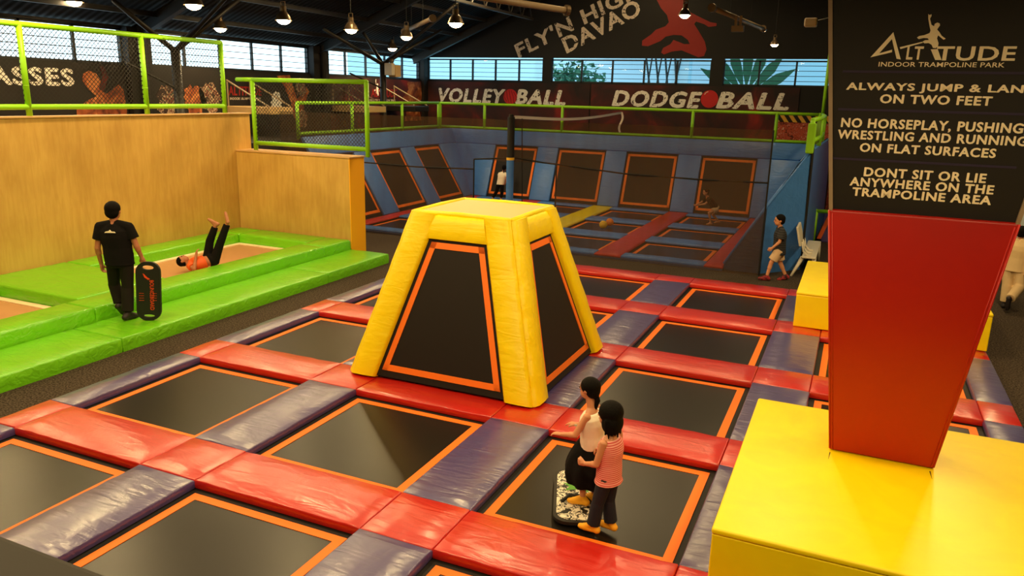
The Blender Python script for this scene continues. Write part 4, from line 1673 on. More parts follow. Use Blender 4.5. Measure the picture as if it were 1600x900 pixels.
m.tube([(0.80, YB, 3.43), (0.80, YB - 0.02, 3.43)], 0.30, 28)
m.build('printed_ball', 'print_red', t)
m = MB()
m.tube([(0.62, YB - .022, 3.58), (0.66, YB - .022, 3.64), (0.74, YB - .022, 3.68)], 0.012, 5)
m.build('ball_shine', 'print_white', t)

# big mural above the back windows
t = thing('wall_lettering', "worn pale FLY'N HIGH DAVAO lettering slanting up the back wall", 'mural lettering', (-4.0, BY - 0.01, 4.8))
ca = math.atan2(5.752 - 4.746, -4.335 + 6.521)
exm = Vector((math.cos(ca), 0, math.sin(ca)))
eym = Vector((-math.sin(ca), 0, math.cos(ca)))
lettering('lettering', "FLY'N HIGH", (-6.52, BY - 0.012, 4.76), exm, eym, 5.15, 0.56, 'letters_dim', t, 0.03, 0.0, 0.01)
ca2 = math.atan2(6.289 - 4.915, -1.769 + 4.574)
exm2 = Vector((math.cos(ca2), 0, math.sin(ca2)))
eym2 = Vector((-math.sin(ca2), 0, math.cos(ca2)))
lettering('lettering', 'DAVAO', (-4.57, BY - 0.012, 4.93), exm2, eym2, 3.1, 0.60, 'letters_dim', t, 0.03, 0.0, 0.01)
t = thing('wall_mural', 'dark red painted silhouette of a leaping jumper above the middle back window', 'mural', (-0.4, BY - 0.01, 4.8))
poly = [(-1.31, 6.75), (-1.15, 6.48), (-0.91, 6.24), (-0.83, 6.0), (-0.94, 5.87), (-1.27, 5.76), (-1.43, 5.6), (-1.74, 5.39), (-1.74, 5.22), (-1.52, 5.2), (-1.07, 5.38), (-0.91, 5.52), (-0.63, 5.58), (-0.35, 5.56), (-0.12, 5.41), (-0.04, 5.27), (-0.24, 5.27), (-0.42, 5.34), (-0.62, 5.41), (-0.72, 5.27), (-0.97, 5.14), (-1.03, 4.98), (-0.92, 4.92), (-0.65, 5.02), (-0.31, 5.06), (0.03, 4.93), (0.29, 4.83), (0.48, 4.87), (0.55, 5.09), (0.47, 5.35), (0.25, 5.67), (0.06, 5.93), (0.11, 6.01), (0.39, 5.93), (0.56, 5.83), (0.82, 5.86), (0.82, 5.95), (0.61, 5.98), (0.27, 6.14), (-0.13, 6.33), (-0.34, 6.52), (-0.33, 6.72), (-0.2, 7.1), (0.0, 7.4), (-0.15, 7.7), (-0.45, 7.75), (-0.6, 7.5), (-0.6, 7.2), (-1.0, 7.15)]
m = MB()
m.prism(poly, (0, BY - 0.002, 0), (1, 0, 0), (0, 0, 1), 0.008)
m.build('painted_figure', 'mural_red', t)

# brick graffiti panel with hazard stripes, far right of the back wall
t = thing('graffiti_panel', 'red graffiti brick panel with hazard stripes at the right end of the back wall', 'wall panel', (5.0, 23.0, FL))
m = MB()
m.box(3.15, 9.5, 22.9, 23.0, FL, 2.75)
m.build('brick_print', 'brick', t)
m = MB()
m.box(3.15, 9.5, 22.88, 22.995, 2.752, 2.98)
m.build('hazard_band', 'hazard', t)

# left wall banners
t = left_banner('black CLASSES banner with an orange athlete print at far left', 3.2, 9.2, 2.1, 3.86, 'banner_black')
XL = WX + 0.042
lettering('lettering', 'CLASSES', (XL, 5.0, 3.36), EXL, EYL, 2.82, 0.39, 'letters', t, 0.05, 0.0, 0.008)


def left_shape(name, pts, mat, t, d=0.008):
    m = MB()
    m.prism(pts, (XL - 0.001, 0, 0), EXL, EYL, d)
    return m.build(name, mat, t)


left_shape('printed_athlete', [(7.75, 2.2), (7.8, 2.85), (8.1, 3.05), (8.35, 3.15), (8.15, 3.3), (8.02, 3.5), (8.06, 3.64), (8.22, 3.72), (8.4, 3.66), (8.5, 3.5), (8.44, 3.33), (8.62, 3.2), (8.78, 3.3), (8.98, 3.42), (9.1, 3.3), (9.14, 2.8), (9.05, 2.2)], 'skin_print', t)
left_shape('printed_arm', [(8.55, 3.25), (8.72, 3.6), (8.62, 3.84), (8.52, 3.84), (8.56, 3.58), (8.42, 3.32)], 'banner', t, 0.01)
t = left_banner('black banner with pale splash prints behind the steel tree column', 10.0, 16.2, 2.1, 3.86, 'banner_black')
rs = random.Random(5)


def splat(cx, cz, r, sq=1.0, n=26):
    return [(cx + math.cos(2 * PI * k / n) * r * sq * rs.uniform(0.72, 1.15), cz + math.sin(2 * PI * k / n) * r * rs.uniform(0.72, 1.15)) for k in range(n)]


left_shape('splash_print', splat(10.45, 3.05, 0.42), 'splash', t)
left_shape('splash_print', splat(11.3, 3.05, 0.40), 'skin_print', t)
left_shape('splash_print', splat(11.85, 3.12, 0.40), 'splash', t)
left_shape('splash_print', splat(14.55, 3.0, 0.32, 0.8), 'letters', t)
left_shape('splash_print', [(14.6, 3.8), (15.2, 3.84), (15.5, 3.1), (15.95, 3.5), (16.1, 3.35), (15.8, 2.9), (15.9, 2.4), (15.5, 2.2), (15.3, 2.6), (15.2, 3.0), (14.9, 3.5)], 'skin_print', t)
left_shape('splash_print', splat(15.7, 3.45, 0.3, 0.8), 'splash', t, 0.01)
left_shape('splash_print', splat(15.75, 2.5, 0.3, 0.7), 'splash', t, 0.01)
lettering('lettering', 'ALTITUDE', (XL, 12.55, 3.2), EXL, EYL, 1.35, 0.26, 'mural_red', t, 0.03, 0.1, 0.008)
lettering('lettering', 'INDOOR TRAMPOLINE PARK', (XL, 12.6, 3.08), EXL, EYL, 1.25, 0.07, 'letters_dim', t, 0.01, 0.1, 0.008)
t = left_banner('dark red banner with a small jumper logo by the back left corner', 17.1, 23.3, 2.1, 3.86, 'banner')
lettering('lettering', 'ALTITUDE', (XL, 19.6, 3.2), EXL, EYL, 1.75, 0.3, 'mural_red', t, 0.03, 0.1, 0.008)
lettering('lettering', 'INDOOR TRAMPOLINE PARK', (XL, 19.5, 3.05), EXL, EYL, 1.75, 0.08, 'letters_dim', t, 0.01, 0.1, 0.008)
jp = [(20.03 + (X - 1040) * .0021, 3.55 - (Y - 195) * .0028) for X, Y in JUMPER]
left_shape('printed_jumper', list(reversed(jp)), 'letters', t)
left_shape('printed_face', [(21.9, 2.3), (22.1, 2.9), (21.8, 3.2), (22.2, 3.5), (22.1, 3.8), (23.1, 3.82), (23.25, 3.2), (22.9, 2.9), (23.2, 2.3)], 'skin_print', t)

# boards on triangular wall brackets along the left walkway
for (y, lab, c) in ((12.9, 'beige slab on triangular brackets above the lower plywood wall', 'slab'), (17.7, 'beige mesh-fronted slab on brackets by the left walkway', 'slab'), (20.6, 'dark grey slab on brackets beside the beige one', 'steel')):
    t = thing('bracket_board', lab, 'wall board', (-9.1, y, 2.75), 'slabs on wall brackets')
    m = MB()
    m.box(-10.6, -9.1, y - 0.5, y + 0.5, 2.72, 2.92, 0.02)
    m.build('slab', c, t)
    for s in (-0.45, 0.45):
        m = MB()
        m.tube([(-10.6, y + s, 3.62), (-9.15, y + s, 2.94)], 0.025, 6)
        m.tube([(-10.58, y + s, 2.92), (-10.58, y + s, 3.64)], 0.025, 6)
        m.build('bracket', 'pale_steel', t)

# ---------------------------------------------------------------- steel tree columns
def tree_column(label, x, y, node, branches, thick=0.11):
    t = thing('tree_column', label, 'steel column', (x, y, FL), 'branching steel columns')
    m = MB()
    m.tube([(x, y, FL), (x, y, node)], thick, 12)
    m.build('trunk', 'steel', t, smooth=True)
    for (bx_, by_, bz) in branches:
        r = 0.05
        m = MB()
        m.tube([(x, y, node - .05), (bx_, by_, bz)], [r * 1.3, r], 10)
        m.build('branch', 'steel', t, smooth=True)
    return t


tree_column('branching steel column in front of the left windows, nearest the camera', -9.4, 9.6, 4.28,
            [(-9.4, 8.0, 5.2), (-8.6, 11.0, 5.55), (-9.9, 8.8, 5.0), (-6.0, 9.6, 6.6)])
tree_column('branching steel column with a pale box near the back left corner', -9.4, 18.5, 4.36,
            [(-9.4, 15.3, 5.2), (-9.4, 17.4, 5.25), (-8.4, 20.8, 5.6), (-6.2, 18.6, 6.5), (-9.9, 16.6, 5.05)])
for (a, b) in (((-9.4, 8.2, 3.9), (-9.4, 9.6, 3.35)), ((-9.4, 16.6, 3.95), (-9.4, 18.5, 3.5))):
    m = MB()
    m.tube([a, b], 0.03, 6)
    trim(m, 'steel')
t = thing('loudspeaker', 'pale box fixed on the far steel tree column', 'loudspeaker', (-9.25, 18.7, 4.0))
m = MB()
m.box(-9.28, -8.98, 18.40, 18.60, 3.95, 4.35, 0.02)
m.build('cabinet', 'grey_speaker', t)
m = MB()
m.box(-9.26, -8.97, 18.62, 18.97, 3.9, 4.3, 0.02)
m.build('side_box', 'slab', t)
m = MB()
m.ball((-9.05, 18.5, 4.42), 0.09, 2)
m.build('lens', 'lamp_metal', t, smooth=True)

# ---------------------------------------------------------------- pendant lamps
def pendant(label, x, y, z, watts=120, small=False):
    t = thing('pendant_lamp', label, 'lamp', (x, y, z), 'hanging warm lamps')
    r = 0.12 if small else 0.19
    m = MB()
    n = 24
    prof = [(r * .35, r * 1.0), (r * .42, r * .98), (r * .75, r * .55), (r * .98, 0.0), (r * .94, 0.0), (r * .70, r * .5), (r * .36, r * .86)]
    prof = [(a, b) for a, b in prof]
    m.lathe((x, y, z), prof, n)
    smooth_angle(m.build('shade', 'lamp_metal', t), 45)
    m = MB()
    m.tube([(x, y, z + r * .95), (x, y, z + r * 1.6)], r * .38, 14)
    m.build('gear_box', 'lamp_metal', t)
    m = MB()
    m.tube([(x - r * .3, y, z + r * 1.6), (x - r * .3, y, z + r * 2.1), (x + r * .3, y, z + r * 2.1), (x + r * .3, y, z + r * 1.6)], 0.012, 6)
    m.build('bracket', 'lamp_metal', t)
    m = MB()
    m.tube([(x, y, z + r * 2.1), (x, y, roof_z(x) - 0.02)], 0.01, 6)
    m.build('cord', 'cord', t)
    m = MB()
    m.ball((x, y, z + r * .08), r * .78, 3, (1, 1, 0.7))
    m.build('bulb', 'bulb', t, smooth=True)
    d = lamp_light(0, 0, 0, watts, t)
    d.location = (0, 0, -r * .55)
    return t


LAMPS = [(-6.10, 7.04, 4.92, 'hanging lamp at the top left, nearest in the left row'), (-9.83, 11.55, 4.9, 'lone hanging lamp in front of the second left window'),
         (-6.30, 9.82, 4.9, 'hanging lamp second in the left row'), (-6.30, 12.36, 4.9, 'hanging lamp third in the left row'),
         (-9.84, 19.8, 4.9, 'small-looking lamp just above the far left window'), (-6.12, 14.71, 4.9, 'hanging lamp fourth in the left row, by the tube fitting'),
         (-2.65, 11.12, 4.9, 'hanging lamp alone at the top middle, over the yellow pyramid'), (-9.83, 7.4, 5.1, 'hanging lamp half cut by the top edge at left')]
for (x, y, z, lab) in LAMPS:
    pendant(lab, x, y, z, 200)
for (x, y, z, lab) in ((2.57, 10.21, 4.9, 'dim hanging lamp in front of the red jumper mural'), (3.34, 18.23, 4.9, 'dim hanging lamp above the right back window')):
    pendant(lab, x, y, z, 30, True)

# tube fittings and roof tubes
def tube_light(label, a, b, r=0.05):
    t = thing('tube_fitting', label, 'tube lamp', a)
    a, b = Vector(a), Vector(b)
    d = (b - a).normalized()
    m = MB()
    m.tube([a, b], r, 12)
    m.build('tube', 'pale_steel', t, smooth=True)
    for p in (a, b):
        m = MB()
        m.tube([p - d * .05, p + d * .05], r * 1.7, 12)
        m.build('end_cap', 'lamp_metal', t)
    mid = (a + b) / 2
    m = MB()
    for p in (a + (b - a) * .3, a + (b - a) * .7):
        m.tube([p, (p.x, p.y, roof_z(p.x) - 0.02)], 0.008, 5)
    m.build('hanger', 'cord', t)
    return t


tube_light('pale tube fitting beside the hanging lamp row at top left', (-7.0, 16.0, 5.16), (-4.25, 12.9, 5.2), 0.055)
t = tube_light('pale tube fitting with a small bracket at the top right', (2.75, 11.9, 5.2), (3.18, 16.8, 5.2), 0.05)
m = MB()
m.box(2.95, 3.2, 13.2, 13.35, 4.85, 4.97)
m.box(3.0, 3.05, 13.25, 13.3, 4.95, 5.18)
m.box(3.1, 3.15, 13.25, 13.3, 4.95, 5.18)
m.build('bracket', 'pale_steel', t)
tube_light('lit steel tube at the top edge beside the slanted lettering', (-3.6, 12.0, 5.72), (-1.35, 14.6, 5.5), 0.08)  # a steel roof tube, not a lamp; its lit look is in the colour
t = thing('security_camera', 'small pale camera on an arm beside the rules sign', 'camera', (4.5, 14.0, 5.1))
m = MB()
m.box(4.36, 4.62, 13.95, 14.2, 5.0, 5.18, 0.03)
m.build('housing', 'grey_speaker', t)
m = MB()
m.tube([(4.62, 14.05, 5.12), (4.95, 14.0, 5.2), (4.95, 14.0, roof_z(4.95))], 0.02, 6)
m.build('arm', 'steel', t)

# ---------------------------------------------------------------- right of the dodgeball court
t = thing('beam_seat', 'white plastic two-seat bench against the blue side wall', 'bench', (5.1, 13.1, FL))
m = MB()
m.box(4.96, 5.24, 12.05, 14.15, 0.29, 0.33, 0.012, 2)
m.build('seat', 'white_plastic', t)
m = MB()
m.hexa([(4.885, 12.05, 0.53), (4.93, 12.05, 0.53), (4.935, 13.6, 0.40), (4.89, 13.6, 0.40), (4.79, 12.05, 0.92), (4.835, 12.05, 0.92), (4.845, 13.6, 0.99), (4.80, 13.6, 0.99)], 0.012, 2)
m.build('backrest', 'white_plastic', t)
for y in (12.12, 12.45, 12.8):
    m = MB()
    m.tube([(4.93, y, 0.62), (4.98, y, 0.42), (5.06, y, 0.34), (5.14, y, 0.345)], 0.018, 8)
    m.build('support_arm', 'white_plastic', t, smooth=True)
for (a, b) in (((4.98, 12.15, 0.30), (4.80, 12.0, FL)), ((5.2, 12.15, 0.30), (5.24, 12.12, FL)), ((5.0, 14.0, 0.30), (4.95, 14.05, FL)), ((5.2, 14.0, 0.30), (5.24, 14.05, FL))):
    m = MB()
    m.tube([a, b], [0.045, 0.025], 8)
    m.build('leg', 'white_plastic', t, smooth=True)

t = thing('purple_pad_wall', 'dark purple padded wall with an orange strap behind the white bench', 'padded wall', (6.4, 16.0, FL))
m = MB()
m.box(5.16, 8.2, 16.6, 16.8, FL, 0.72, 0.03)
m.build('padding', 'purple', t)
m = MB()
m.hexa([(5.06, 16.5, 0.0), (5.16, 16.5, 0.0), (5.36, 16.52, 0.62), (5.26, 16.52, 0.62), (5.06, 16.59, 0.0), (5.16, 16.59, 0.0), (5.36, 16.61, 0.62), (5.26, 16.61, 0.62)])
m.build('strap', 'strap_orange', t)
t = railing('short lime green bar behind the white bench', [(4.98, 16.3), (8.2, 16.3)], FL, (0.74,), None)
t = thing('beige_partition', 'pale partition with a lime green post at the right photo edge', 'partition', (9.2, 14.9, FL))
m = MB()
m.box(8.75, 12.5, 15.2, 15.3, FL, 2.4, 0.01)
m.build('panel', 'outer_wall', t)
m = MB()
rail_tube(m, [(8.88, 15.1, FL), (9.12, 15.1, 2.4)], 0.06)
m.build('post', 'rail', t, smooth=True)


# ---------------------------------------------------------------- people
def V(*a):
    return Vector(a)


def capsule(m, p0, r0, p1, r1, n=12):
    """tapered round-ended limb segment (closed)"""
    p0, p1 = Vector(p0), Vector(p1)
    d = (p1 - p0)
    if d.length < 1e-5:
        m.ball(p0, r0, 2)
        return
    d.normalize()
    s = d.orthogonal().normalized()
    t = d.cross(s)
    rings_ = []
    for a in (-80, -50, -20):
        a = math.radians(a)
        rings_.append([p0 + d * (r0 * math.sin(a)) + (s * math.cos(2 * PI * k / n) + t * math.sin(2 * PI * k / n)) * r0 * math.cos(a) for k in range(n)])
    for a in (20, 50, 80):
        a = math.radians(a)
        rings_.append([p1 + d * (r1 * math.sin(a)) + (s * math.cos(2 * PI * k / n) + t * math.sin(2 * PI * k / n)) * r1 * math.cos(a) for k in range(n)])
    m.rings(rings_)


def limb(m, pts, rs):
    for a, b, r, q in zip(pts[:-1], pts[1:], rs[:-1], rs[1:]):
        capsule(m, a, r, b, q)


def tubef(m, p0, r0, p1, r1, n=16):
    """flat-ended sleeve (closed)"""
    m.tube([p0, p1], [r0, r1], n)


def oval(m, secs, side, fwd, n=20):
    """torso loft: secs of (centre, half width, half depth)"""
    m.rings([[c + side * (w * math.cos(2 * PI * k / n)) + fwd * (d * math.sin(2 * PI * k / n)) for k in range(n)] for c, w, d in secs])


def ellipsoid(m, c, ax, n=3):
    """ax: three orthogonal half-axis vectors"""
    mt = Matrix(((ax[0].x, ax[1].x, ax[2].x, c.x), (ax[0].y, ax[1].y, ax[2].y, c.y), (ax[0].z, ax[1].z, ax[2].z, c.z), (0, 0, 0, 1)))
    bmesh.ops.create_icosphere(m.bm, subdivisions=n, radius=1.0, matrix=mt)


def head_shape(m, c, side, fwd, up, h):
    """skull, jaw, nose, ears; h = head height"""
    ellipsoid(m, c + up * h * .08 - fwd * h * .03, (side * h * .36, fwd * h * .44, up * h * .42))
    ellipsoid(m, c - up * h * .2 + fwd * h * .1, (side * h * .27, fwd * h * .29, up * h * .29))
    capsule(m, c + fwd * h * .38 + up * h * .02, h * .035, c + fwd * h * .44 - up * h * .1, h * .05)
    for s in (-1, 1):
        ellipsoid(m, c + side * s * h * .36 - fwd * h * .03 - up * h * .03, (side * h * .035, fwd * h * .07, up * h * .11), 2)
    capsule(m, c + fwd * h * .37 - up * h * .22 - side * h * .07, h * .025, c + fwd * h * .37 - up * h * .22 + side * h * .07, h * .025)


def face_bits(t, c, side, fwd, up, h):
    for s in (-1, 1):
        m = MB()
        m.ball(c + fwd * h * .375 + side * s * h * .14 + up * h * .03, h * .045, 2)
        m.build('eye', 'eye', t, smooth=True)
    m = MB()
    ellipsoid(m, c + fwd * h * .385 - up * h * .22, (side * h * .1, fwd * h * .03, up * h * .022), 2)
    m.build('mouth', 'lip', t, smooth=True)


def hand_shape(m, w, d, pn, th, L, curl=0.5):
    """palm, four unequal bent fingers, thumb; w wrist, d direction, pn palm normal (curl side), th thumb side"""
    d, pn = d.normalized(), pn.normalized()
    th = (th - d * th.dot(d)).normalized()
    pn = (pn - d * pn.dot(d) - th * pn.dot(th)).normalized()
    capsule(m, w, L * .15, w + d * L * .2, L * .17)
    for k in range(4):
        o = th * L * (.17 - .115 * k)
        capsule(m, w + d * L * .12 + o * .7, L * .105, w + d * L * .47 + o, L * .085)
        fl = L * (.42, .48, .44, .34)[k]
        p = w + d * L * .47 + o
        a = 0
        r = L * .068
        for q in range(3):
            a += curl * (0.7, 0.9, 0.7)[q]
            dd = d * math.cos(a) + pn * math.sin(a)
            e = p + dd * fl * (.45, .32, .25)[q]
            capsule(m, p, r, e, r * .9)
            p, r = e, r * .9
    p = w + d * L * .1 + th * L * .12
    e = p + (d * .75 + th * .55 + pn * .25).normalized() * L * .28
    capsule(m, p, L * .09, e, L * .075)
    f = e + (d * .9 + th * .1 + pn * .5).normalized() * L * .24
    capsule(m, e, L * .075, f, L * .062)


def foot_shape(m, ank, toe_dir, up, L, r):
    heel = ank - up * (L * .26) - toe_dir * L * .2
    ball_ = ank - up * (L * .30) + toe_dir * L * .45
    toe = ank - up * (L * .32) + toe_dir * L * .68
    capsule(m, ank, r, heel + up * r * .3, r * .95)
    capsule(m, heel + up * r * .25, r * .85, ball_ + up * r * .15, r * .95)
    capsule(m, ank, r * .95, ball_ + up * r * .25, r * .8)
    capsule(m, ball_ + up * r * .1, r * .95, toe + up * r * .05, r * .7)


class Fig:
    """joints in world space for one person"""

    def __init__(self, name, label, base, fwd, H, headk=0.14, group=None):
        self.t = thing(name, label, 'person', base, group)
        self.b = Vector(base)
        self.f = Vector(fwd).normalized()
        self.s = self.f.cross(Vector((0, 0, 1))).normalized()      # the person's right
        self.u = Vector((0, 0, 1))
        self.H = H
        self.hk = headk
        self.j = {}

    def P(self, s, f, u):
        return self.b + self.s * s + self.f * f + self.u * u

    def set(self, **k):
        for n, v in k.items():
            self.j[n] = self.P(*v)

    def body(self, skin, voxel, w, curlL=.5, curlR=.5, hfwd=None, hup=None, hL=None, hR=None, shoes=True, feetdir=None):
        """one continuous body; w: dict of half-widths relative to H"""
        j, H = self.j, self.H
        m = MB()
        hf = (hfwd or self.f).normalized()
        hu = (hup or self.u).normalized()
        hf = (hf - hu * hf.dot(hu)).normalized()
        hs = hf.cross(hu).normalized()
        hh = self.hk * H
        self.hd = (j['head'], hs, hf, hu, hh)
        head_shape(m, j['head'], hs, hf, hu, hh)
        capsule(m, j['neck'], H * .035, j['head'] - hu * hh * .2, H * .034)
        sh = (j['shL'] + j['shR']) / 2
        hip = (j['hipL'] + j['hipR']) / 2
        sd = ((j['shR'] - j['shL']).normalized() + (j['hipR'] - j['hipL']).normalized()).normalized()
        ax = (sh - hip).normalized()
        fw = ax.cross(sd).normalized()
        if fw.dot(self.f) < 0:
            fw = -fw
        self.sd, self.fw, self.ax = sd, fw, ax
        T = (sh - hip).length
        tw, td = w['chest'] * H, w['depth'] * H
        self.tors = [(hip - ax * T * .12, w['hip'] * H * .75, td * .85), (hip, w['hip'] * H, td), (hip + ax * T * .25, w['waist'] * H * 1.03, td * .95), (hip + ax * T * .42, w['waist'] * H, td * .9),
                     (hip + ax * T * .72, tw * .97, td * 1.0), (hip + ax * T * .9, tw, td * .85), (sh + ax * T * .03, tw * .72, td * .6), (j['neck'], H * .036, H * .036)]
        oval(m, self.tors, sd, fw)
        for q in 'LR':
            limb(m, [j['sh' + q], j['el' + q], j['wr' + q]], [H * .031, H * .025, H * .017])
            capsule(m, j['el' + q], H * .025, j['el' + q] + (j['wr' + q] - j['el' + q]) * .3, H * .0255)
            limb(m, [j['hip' + q] + (j['kn' + q] - j['hip' + q]) * .06, j['kn' + q], j['an' + q]], [H * .052, H * .034, H * .023])
            capsule(m, j['kn' + q], H * .033, j['kn' + q] + (j['an' + q] - j['kn' + q]) * .35, H * .034)
            d = (j['wr' + q] - j['el' + q]).normalized()
            spec = hL if q == 'L' else hR
            hd, pn, th = spec if spec else (d, (sd if q == 'L' else -sd) * .8 + self.f * .2, self.f)
            hand_shape(m, j['wr' + q], hd, pn, th, H * .098, curlL if q == 'L' else curlR)
            fd = (feetdir or {}).get(q, self.f)
            fu = (feetdir or {}).get(q + 'u', self.u)
            foot_shape(m, j['an' + q], fd.normalized(), fu.normalized(), H * .13, H * .024)
        return remeshed('body', m, voxel, skin, self.t, 2)

    def hair(self, voxel, style='short', mat='hair'):
        c, s, f, u, h = self.hd
        m = MB()
        if style == 'short':
            ellipsoid(m, c + u * h * .15 - f * h * .07, (s * h * .395, f * h * .445, u * h * .41))
            ellipsoid(m, c - f * h * .2 - u * h * .04, (s * h * .355, f * h * .29, u * h * .34))
        elif style == 'bob':
            ellipsoid(m, c + u * h * .13 - f * h * .08, (s * h * .49, f * h * .50, u * h * .47))
            ellipsoid(m, c - f * h * .16 - u * h * .30, (s * h * .53, f * h * .42, u * h * .50))
            for k in range(11):
                a = PI * (.06 + .88 * k / 10)
                d = s * math.cos(a) * .48 - f * math.sin(a) * .46
                p = c + d * h - u * h * .1
                capsule(m, p, h * .075, p - u * h * (.62 + .08 * math.sin(k * 2.3)) + d * h * .06, h * .035)
        elif style == 'pony':
            ellipsoid(m, c + u * h * .13 - f * h * .07, (s * h * .41, f * h * .455, u * h * .41))
            ellipsoid(m, c - f * h * .2 - u * h * .05, (s * h * .36, f * h * .3, u * h * .34))
            p0 = c - f * h * .3 - u * h * .12 + s * h * .05
            limb(m, [p0, p0 - f * h * .1 - u * h * .35, p0 - f * h * .02 - u * h * .75, p0 + f * h * .1 - u * h * 1.0], [h * .12, h * .13, h * .08, h * .025])
        o = remeshed('hair', m, voxel, mat, self.t, 1)
        return o

    def shirt(self, voxel, mat, hem, sleeve, ease, name='shirt', flare=1.0, neck=True, sl_r=0.045):
        """hem: metres below the hip line (positive down); sleeve: share of the upper arm covered (0 none)"""
        j, H = self.j, self.H
        m = MB()
        secs = []
        hip = self.tors[1][0]
        secs.append((hip - self.ax * hem, (self.tors[1][1] + ease) * flare, (self.tors[1][2] + ease) * flare))
        for c, w_, d_ in self.tors[1:6]:
            if (c - hip).dot(self.ax) > -hem + 0.01:
                secs.append((c, w_ + ease, d_ + ease))
        c, w_, d_ = self.tors[6]
        secs.append((c, w_ + ease * .8, d_ + ease * .7))
        if neck:
            c2 = c + (self.tors[7][0] - c) * .55
            secs.append((c2, H * .045 + ease * .5, H * .043 + ease * .5))
        oval(m, secs, self.sd, self.fw)
        if sleeve:
            c = self.tors[6][0]
            for q in 'LR':
                a, b = j['sh' + q], j['el' + q]
                e = a + (b - a) * sleeve
                rs_ = H * .034 + ease * .55
                capsule(m, c + (a - c) * .25 + self.u * H * .012, rs_, a, rs_)
                tubef(m, a, rs_, e, H * sl_r * .8 + ease * .8)
        return remeshed(name, m, voxel, mat, self.t, 2)

    def trousers(self, voxel, mat, upto, ease, name='trousers', flare=1.0, top=.16):
        """upto: 0..1 knee, 1..2 ankle"""
        j, H = self.j, self.H
        m = MB()
        hip = self.tors[1][0]
        T = self.tors[6][0] - hip
        secs = [(self.tors[0][0], self.tors[0][1] + ease, self.tors[0][2] + ease), (hip, self.tors[1][1] + ease, self.tors[1][2] + ease), (hip + T * top, self.tors[2][1] + ease, self.tors[2][2] + ease)]
        oval(m, secs, self.sd, self.fw)
        for q in 'LR':
            a, k, n_ = j['hip' + q], j['kn' + q], j['an' + q]
            if upto <= 1:
                e = a + (k - a) * upto
                tubef(m, a, H * .055 + ease, e, (H * .046 + ease) * flare)
            else:
                capsule(m, a, H * .053 + ease, k, H * .037 + ease)
                e = k + (n_ - k) * (upto - 1)
                tubef(m, k, H * .037 + ease, e, (H * .027 + ease) * flare)
                m.ball(k, H * .037 + ease, 2)
        return remeshed(name, m, voxel, mat, self.t, 2)

    def shoes(self, voxel, mat, L=.15, r=.03, feetdir=None, name='shoe'):
        for q in 'LR':
            m = MB()
            fd = (feetdir or {}).get(q, self.f)
            fu = (feetdir or {}).get(q + 'u', self.u)
            foot_shape(m, self.j['an' + q], fd.normalized(), fu.normalized(), self.H * L * .92, self.H * r)
            remeshed(name, m, voxel, mat, self.t, 2)


ADULT = {'chest': .118, 'waist': .100, 'hip': .100, 'depth': .070}
KID = {'chest': .105, 'waist': .092, 'hip': .094, 'depth': .07}
RV = Vector((0.913, 0.408, 0))          # sideways in the hall, used to place poses
FV = Vector((-0.408, 0.913, 0))

# man in black seen from behind, carrying the bounce board
F = Fig('person', 'man in black t-shirt and trousers seen from behind, holding a bounce board', (-3.68, 2.96, ST), FV + RV * -0.05, 1.71, 0.155)
H = F.H
F.set(hipL=(-.105, 0, .86), hipR=(.075, 0, .86), knL=(-.20, .16, .50), anL=(-.13, .13, .20), knR=(.045, .03, .47), anR=(.03, -.02, .11),
      shL=(-.235, 0, 1.375), shR=(.155, 0, 1.375), elL=(-.29, -.03, 1.07), wrL=(-.30, .05, .82), elR=(.24, .0, 1.10), wrR=(.275, .05, .93),
      neck=(-.04, 0, 1.44), head=(-.04, .015, 1.595))
fd = {'L': F.f * .75 - F.u * .55, 'Lu': F.u * .75 + F.f * .55, 'R': F.f * .9 + F.s * .35}
F.body('skin_tan', 0.008, ADULT, .6, 1.1, feetdir=fd, hR=(-F.u + F.s * .25, F.f, -F.s), hL=(-F.u * .95 + F.f * .2, F.s, F.f))
F.hair(0.008, 'short')
F.shirt(0.009, 'black_cotton', 0.03, .6, .028, flare=1.03)
F.trousers(0.009, 'grey_trouser', 1.92, .02, flare=1.25)
F.shoes(0.008, 'shoe', .16, .03, fd)
bk = F.P(-.04, -.2, 1.315)
m = MB()
m.prism([(-.075, -.012), (.075, -.012), (.06, .004), (.02, .008), (.0, .03), (-.02, .012), (-.06, .004)], F.P(-.04, -.142, 1.325), F.s, F.u, 0.012)
m.build('shirt_print', 'print_white', F.t)
face_bits(F.t, *F.hd)


def rounded_board(L, W, r, n=8):
    out = []
    for cx, cy, a0 in ((W / 2 - r, L - r, 0), (-(W / 2 - r), L - r, 90), (-(W / 2 - r), r, 180), (W / 2 - r, r, 270)):
        for k in range(n + 1):
            a = math.radians(a0 + 90 * k / n)
            out.append((cx + r * math.cos(a), cy + r * math.sin(a)))
    return out


def holed_slab(m, outer, holes, o, ex, ey, depth):
    """flat slab with slots: built as strips of a planar fill"""
    o, ex, ey = Vector(o), Vector(ex).normalized(), Vector(ey).normalized()
    nz = ex.cross(ey)
    bm = bmesh.new()
    loops = [outer] + holes
    for lp in loops:
        vs = [bm.verts.new((x, y, 0)) for x, y in lp]
        for i in range(len(vs)):
            bm.edges.new((vs[i], vs[(i + 1) % len(vs)]))
    bmesh.ops.triangle_fill(bm, use_beauty=True, use_dissolve=False, edges=bm.edges[:])
    r = bmesh.ops.extrude_face_region(bm, geom=bm.faces[:])
    bmesh.ops.translate(bm, verts=[g for g in r['geom'] if isinstance(g, bmesh.types.BMVert)], vec=(0, 0, depth))
    bmesh.ops.recalc_face_normals(bm, faces=bm.faces[:])
    mp = {}
    for v in bm.verts:
        mp[v] = m.bm.verts.new(o + ex * v.co.x + ey * v.co.y + nz * v.co.z)
    for f in bm.faces:
        m.bm.faces.new([mp[v] for v in f.verts])
    bm.free()


